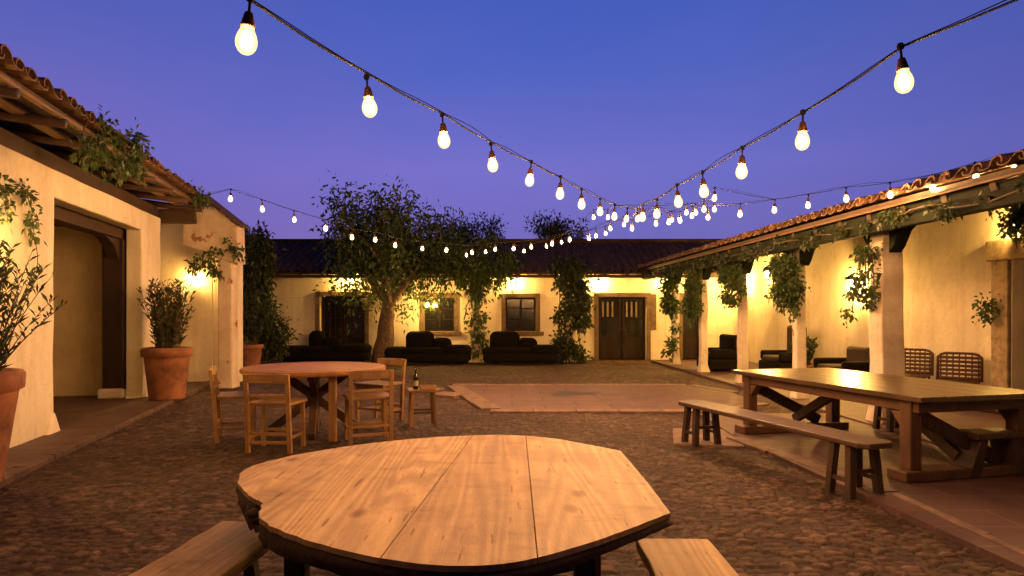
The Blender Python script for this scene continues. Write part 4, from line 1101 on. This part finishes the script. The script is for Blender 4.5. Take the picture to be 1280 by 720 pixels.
# ------------------------------------------------------------------ LONG TABLE + BENCHES
LT = math.radians(14.3)
lt = thing('long_table', 'long heavy wooden table with glossy plank top and braced sledge feet, on the right', 'table', (4.03, 7.80, 0), LT)
W, L, H = 1.5, 3.05, .83
for k in range(5):
    pass
m = MB()
for k in range(5): m.box(-W/2+W*k/5+.0015, -W/2+W*(k+1)/5-.0015, -L/2+random.uniform(-.006,.006), L/2+random.uniform(-.006,.006), H-.05, H)
m.build('tabletop', M['long_top'], lt, bevel=.005)
for s in (-1,1):
    MB().box(s*(W/2-.10)-.02, s*(W/2-.10)+.02, -L/2+.13, L/2-.13, H-.16, H-.052).build('apron', M['long_apron'], lt, bevel=.004)
    e = s*(L/2-.13)
    MB().box(-W/2+.082, W/2-.082, e-.022, e+.022, H-.16, H-.053).build('apron', M['long_apron'], lt, bevel=.004)
    for q in (-1,1):
        lx = q*(W/2-.12); ly = s*(L/2-.24)
        g = MB().box(lx-.065, lx+.065, ly-.065, ly+.065, .13, H-.053)
        g.prism([(ly-s*.066, H-.17), (ly-s*.066, H-.32), (ly-s*.20, H-.17)], 'x', lx-.05, lx+.05)
        g.build('leg', M['long_leg'], lt, bevel=.01)
    MB().box(-W/2-.04, W/2+.04, s*(L/2-.24)-.12, s*(L/2-.24)+.12, 0.03, .129).build('foot_rail', M['long_apron'], lt, bevel=.012)
    MB().beam((-W/2+.2, s*(L/2-.24), H-.2), (W/2-.35, s*(L/2-.24), .16), .07, .13).build('brace', M['bench_leg'], lt, bevel=.006)
    MB().beam((0, s*(L/2-.30), .2), (0, s*.25, H-.08), .08, .11).build('brace', M['bench_leg'], lt, bevel=.006)
def long_bench(loc, rz, L, label, grp='long benches at the long table', h=.5):
    t = thing('long_bench', label, 'bench', loc, rz, grp)
    w = .36
    MB().prism([(-w/2,-L/2+.08),(-w/2+.06,-L/2),(w/2-.06,-L/2),(w/2,-L/2+.08),(w/2,L/2-.08),(w/2-.06,L/2),(-w/2+.06,L/2),(-w/2,L/2-.08)], 'z', h-.05, h).build('seat', M['bench_top'], t, bevel=.012)
    for s in (-1,1):
        y = s*(L/2-.30)
        for q in (-1,1):
            for v in (-1,1): MB().beam((q*.155, y+v*.12, 0), (q*.125, y+v*.09, h-.051), .065, .065).build('leg', M['bench_leg'], t, bevel=.005)
            MB().beam((q*.155, y-.1, .15), (q*.155, y+.1, .15), .028, .035).build('stretcher', M['bench_leg'], t)
        MB().beam((-.15, y-.1, .22), (.15, y-.1, .22), .028, .035).build('stretcher', M['bench_leg'], t)
    return t
long_bench((2.65, 7.14, 0), math.radians(17.5), 2.98, 'long dark wooden bench on the courtyard side of the long table')
long_bench((5.28, 7.85, .05), math.radians(14), 2.9, 'long dark wooden bench behind the long table, half cut off at the right edge')
t = thing('low_stool', 'low thick stool with splayed board legs under the near end of the long table', 'stool', (4.62, 6.62, .03), math.radians(14))
MB().box(-.28,.28,-.15,.15,.36,.42).build('seat', M['bench_top'], t, bevel=.012)
for s in (-1,1): MB().prism([(s*.13,.359),(s*.22,.359),(s*.36,0),(s*.22,0)], 'y', -.12, .12).build('leg', M['bench_leg'], t, bevel=.008)

# ------------------------------------------------------------------ lounge seats
def cushion_box(mb_args, name, mat, parent, bev=.05):
    m = MB().box(*mb_args); o = m.build(name, mat, parent, bevel=bev, seg=4, smooth=False); o.data.polygons.foreach_set('use_smooth', [True]*len(o.data.polygons)); return o
def lounge(loc, rz, label, w=1.15, back_h=.95, foot=True, grp='dark lounge seats along the far wall', back_w=None, bx0=0.0):
    """faces +X local; low wicker base with raised back at -X"""
    t = thing('lounge_chair', label, 'armchair', loc, rz, grp)
    bw_ = back_w or w
    cushion_box((-.42,.42,-w/2,w/2,.05,.33), 'base', M['wicker'], t, .05)
    cm = M['cushion2'] if back_w else M['cushion']
    cushion_box((-.40,-.20,bx0-bw_/2,bx0+bw_/2,.335,back_h), 'backrest', cm, t, .085)
    cushion_box((-.19,.43,bx0-bw_/2+.03,bx0+bw_/2-.03,.335,.47), 'seat_cushion', cm, t, .055)
    for s in (-1,1):
        y = s*(w/2-.08)
        cushion_box((-.38,.38,y-.075,y+.075,.332,.58), 'armrest', M['wicker'], t, .06)
    for sx in (-.36,.36):
        for sy in (-w/2+.08, w/2-.08): MB().box(sx-.025,sx+.025,sy-.025,sy+.025,0,.052).build('foot', M['dark_metal'], t)
    return t
def daybed(px0, px1, hump0, hump1, d, lab):
    x0 = (px0-640)/F*d; x1 = (px1-640)/F*d; c = (x0+x1)/2
    h0 = (hump0-640)/F*d-c; h1 = (hump1-640)/F*d-c
    t = thing('lounge_sofa', lab, 'sofa', (c, d, 0), 0, 'dark lounge sofas along the far wall')
    w = (x1-x0)/2
    cushion_box((-w,w,-.44,.42,.04,.36), 'base', M['wicker'], t, .13)
    cushion_box((h0,h1,.0,.42,.28,1.0), 'backrest', M['cushion'], t, .20)
    cushion_box((h0-.10,h1+.40,-.42,.10,.30,.50), 'seat_cushion', M['cushion'], t, .095)
    cushion_box((h1-.08,h1+.55,-.02,.40,.33,.80), 'pillow', M['cushion'], t, .20)
    cushion_box((h1+.36,w+.02,-.43,.42,.24,.58), 'foot_cushion', M['cushion'], t, .165)
    cushion_box((-w-.02,h0+.05,-.42,.40,.24,.52), 'armrest', M['wicker'], t, .13)
    for sx in (-w+.12, w-.12):
        for sy in (-.34,.34): MB().box(sx-.03,sx+.03,sy-.03,sy+.03,0,.045).build('foot', M['dark_metal'], t)
daybed(484, 588, 506, 542, 21.2, 'dark lounge sofa below the left far window, between tree trunk and reddish post')
daybed(604, 698, 612, 650, 21.2, 'dark lounge sofa below the right-hand far window, left of the ivy column')
daybed(352, 462, 384, 404, 21.9, 'dark lounge sofa in front of the far left door, half behind the tree trunk')
def porch_seat(xl, yl, lab, **kw): return lounge(RW(xl, yl, .05), TH_R, lab, grp='dark lounge seats on the porch', **kw)
porch_seat(-.55, -8.55, 'squat black armchair at the far end of the porch, beside the farthest pillars', w=1.15, back_h=.95)
porch_seat(-1.75, -7.2, 'high-backed brown lounge chair on the porch, between two middle pillars', w=1.25, back_h=1.22, back_w=.78)
porch_seat(-1.7, -4.25, 'low dark lounge seat on the porch, just left of the nearest pillar', w=1.3, back_h=.84, back_w=.8)
potted_shrub(RW(-1.5,-5.6,.05), 'small leafy plant in a pot on the porch behind the second near pillar', .2, .15, .36, 1.0, 18, .3, (.12,.06), (0,0), 22, 'leaf_dark')
def rattan(yl, lab, w=.62):
    t = thing('rattan_chair', lab, 'chair', RW(-2.0, yl, .05), TH_R+math.radians(48), 'woven rattan chairs against the porch wall')
    fr = MB(); hw = w/2; z1 = .86
    loop = [(-.30,-hw,.40),(-.33,-hw,.80),(-.335,-hw+.05,z1-.02),(-.335,-hw+.12,z1),(-.335,hw-.12,z1),(-.335,hw-.05,z1-.02),(-.33,hw,.80),(-.30,hw,.40)]
    fr.tube(loop, .022, 8); fr.build('back_frame', M['rattan'], t, True)
    m = MB()
    for i in range(7): y = -hw+w*(i+.5)/7; m.tube([(-.30,y,.42),(-.33,y,z1-.01)], .012, 6)
    for i in range(6):
        z = .45+i*.068; m.tube([(-.305-.004*i+(.016 if q%2 else -.016), -hw+.01+(w-.02)*q/14, z) for q in range(15)], .026, 6)
    m.build('woven_back', M['rattan'], t, True)
    cushion_box((-.30,.28,-hw+.02,hw-.02,.38,.43), 'seat', M['rattan'], t, .02)
    for sx in (-.27,.25):
        for sy in (-hw+.05,hw-.05): MB().tube([(sx,sy,0),(sx,sy,.385)], .022, 8).build('leg', M['rattan'], t, True)
    return t
rattan(-2.55, 'woven reddish rattan chair by the porch wall, right beside the nearest pillar', .55)
rattan(-1.38, 'woven reddish rattan chair by the porch wall, nearer to the stone door surround', .62)

# ------------------------------------------------------------------ STRING LIGHTS
bulb_proto = None
def make_bulb():
    t = thing('string_bulb', 'x', 'light bulb')
    m = MB().tube([(0,0,.165),(0,0,.112)], .006, 5); m.lathe([(.006,.148),(.014,.152),(.017,.165),(.011,.178),(.004,.18)], 10)
    m.build('cord', M['wire'], t, True, fixn=False)
    MB().lathe([(.009,.112),(.016,.106),(.022,.08),(.027,.06),(.026,.054)], 14).build('socket', M['brass'], t, True)
    pr = [(.020,.056),(.026,.044),(.034,.026),(.039,.008),(.0395,-.008),(.036,-.024),(.028,-.037),(.016,-.046),(.003,-.049)]
    g = MB().lathe(pr, 16).build('bulb_glass', M['bulb_glass'], t, True)
    MB().lathe([(r*.60, z*.66) for r, z in pr], 10).build('filament', M['bulb'], g, True)
    return t
ORD = 'first second third fourth fifth sixth seventh eighth ninth tenth eleventh twelfth thirteenth fourteenth fifteenth sixteenth seventeenth eighteenth nineteenth twentieth twenty-first twenty-second twenty-third twenty-fourth twenty-fifth twenty-sixth'.split()
def light_string(label, short, pts, pre=(), post=(), start='near end', r=.006):
    """pts: bulbs (px, py, distance); pre/post: further wire points in world space"""
    global bulb_proto
    C3 = [at(*p) for p in pts]
    drop = Vector((0,0,.150))
    W_ = [Vector(p) for p in pre]+[c+drop for c in C3]+[Vector(p) for p in post]
    # smooth curve through the knots
    pts2 = []
    for i in range(len(W_)-1):
        a, b = W_[i], W_[i+1]; n = 8; sag = .014*(b-a).length
        for k in range(n): q = k/n; pts2.append(a.lerp(b, q)-Vector((0,0,sag*4*q*(1-q))))
    pts2.append(W_[-1])
    t = thing('light_string_wire', label, 'string light wire', W_[0])
    MB().tube(pts2, r, 6).build('wire', M['wire'], t, True, world=True, fixn=False)
    tw = [p+Vector((0, 0, .004+(.016+.012*math.sin(i*.21))*abs(math.sin(math.pi*i/8)))) for i, p in enumerate(pts2)]
    MB().tube(tw, r*.5, 5).build('support_wire', M['wire'], t, True, world=True, fixn=False)
    for i, c in enumerate(C3):
        if bulb_proto is None: bulb_proto = make_bulb(); o = bulb_proto
        else: o = copy_tree(bulb_proto)
        o.location = c; o.scale = (random.uniform(.84,.93),)*3; o.rotation_euler = (random.uniform(-.1,.1), random.uniform(-.1,.1), random.uniform(0,6))
        o['label'] = f'{ORD[i]} glowing bulb from the {start} of the {short}'
        o['group'] = 'glowing bulbs on the string lights'
A = [(308,52,2.3),(462,135,3.05),(555,176,3.8),(616,207,4.5),(662,226,5.15),(700,243,5.8),(727,256,6.5),(750,265,7.2),(768,271,7.9),(783,274,8.6),(797,274,9.3)]
light_string('twisted wire of the overhead string coming from the upper left', 'overhead string from the upper left', A, pre=[(-2.6,-2.2,3.1),(-1.7,.2,2.75)], post=[at(840,275,11.9)+Vector((0,0,.150))], r=.0048)
Bs = [(1130,103,2.8),(1003,177,3.55),(927,215,4.25),(880,240,4.95),(848,253,5.65),(821,268,6.4),(803,272,7.2)]
light_string('twisted wire of the overhead string coming from the upper right', 'overhead string from the upper right', Bs, pre=[(3.2,-1.6,3.2),(2.3,1.0,2.78)], post=[at(780,281,13.0)+Vector((0,0,.150))], r=.0048)
Cs = [(288,249,10.0),(328,262,10.4),(368,275,10.8),(407,286,11.3),(440,297,11.8),(469,300,12.3),(494,307,12.8),(528,311,13.3),(558,313,13.8),(590,316,14.2),(619,312,14.2),(642,311,14.0),(664,309,13.6),(690,305,13.2),(712,300,12.8),(736,298,12.4),(763,286,12.0),(790,286,11.6),(820,280,11.3),(836,278,11.0),(850,276,10.8),(865,270,10.5),(885,272,10.2)]
light_string('thin wire of the string sagging from the left gable across the far courtyard', 'string that starts at the left gable', Cs, pre=[tuple(LW(.3,6.2,3.98))], post=[at(925,268,9.7)+Vector((0,0,.150))], start='gable end', r=.004)
Ds = [(1268,212,6.9),(1220,221,7.3),(1166,235,7.7),(1113,244,8.1),(1058,249,8.5),(1010,257,8.9),(968,263,9.3),(925,268,9.7),(884,247,10.1),(893,247,10.5),(878,262,10.9),(858,266,11.4),(840,275,11.9),(820,267,12.4),(780,281,13.0),(757,292,13.6),(745,295,14.2),(702,303,14.9),(683,308,15.6),(655,314,16.3),(607,315,17.0),(583,319,17.7)]
Ds = [d for d in Ds if d[0] not in (884,893,878)]
light_string('thin wire of the string running from the porch roof towards the far eave', 'string that starts at the porch roof', Ds, pre=[at(1330,190,6.4)], post=[at(560,318,19.0), (-2.1,21.8,2.9)], start='porch end', r=.004)
Es = [(893,248,9.4),(880,262,9.9),(893,262,10.3),(870,266,10.8),(768,268,11.6),(760,272,12.2),(742,272,12.8)]
light_string('short wire of the string crossing where the overhead strings meet', 'short crossing string', Es, pre=[at(968,263,9.3)+Vector((0,0,.150))], post=[at(702,303,14.9)+Vector((0,0,.150))], start='right end', r=.004)
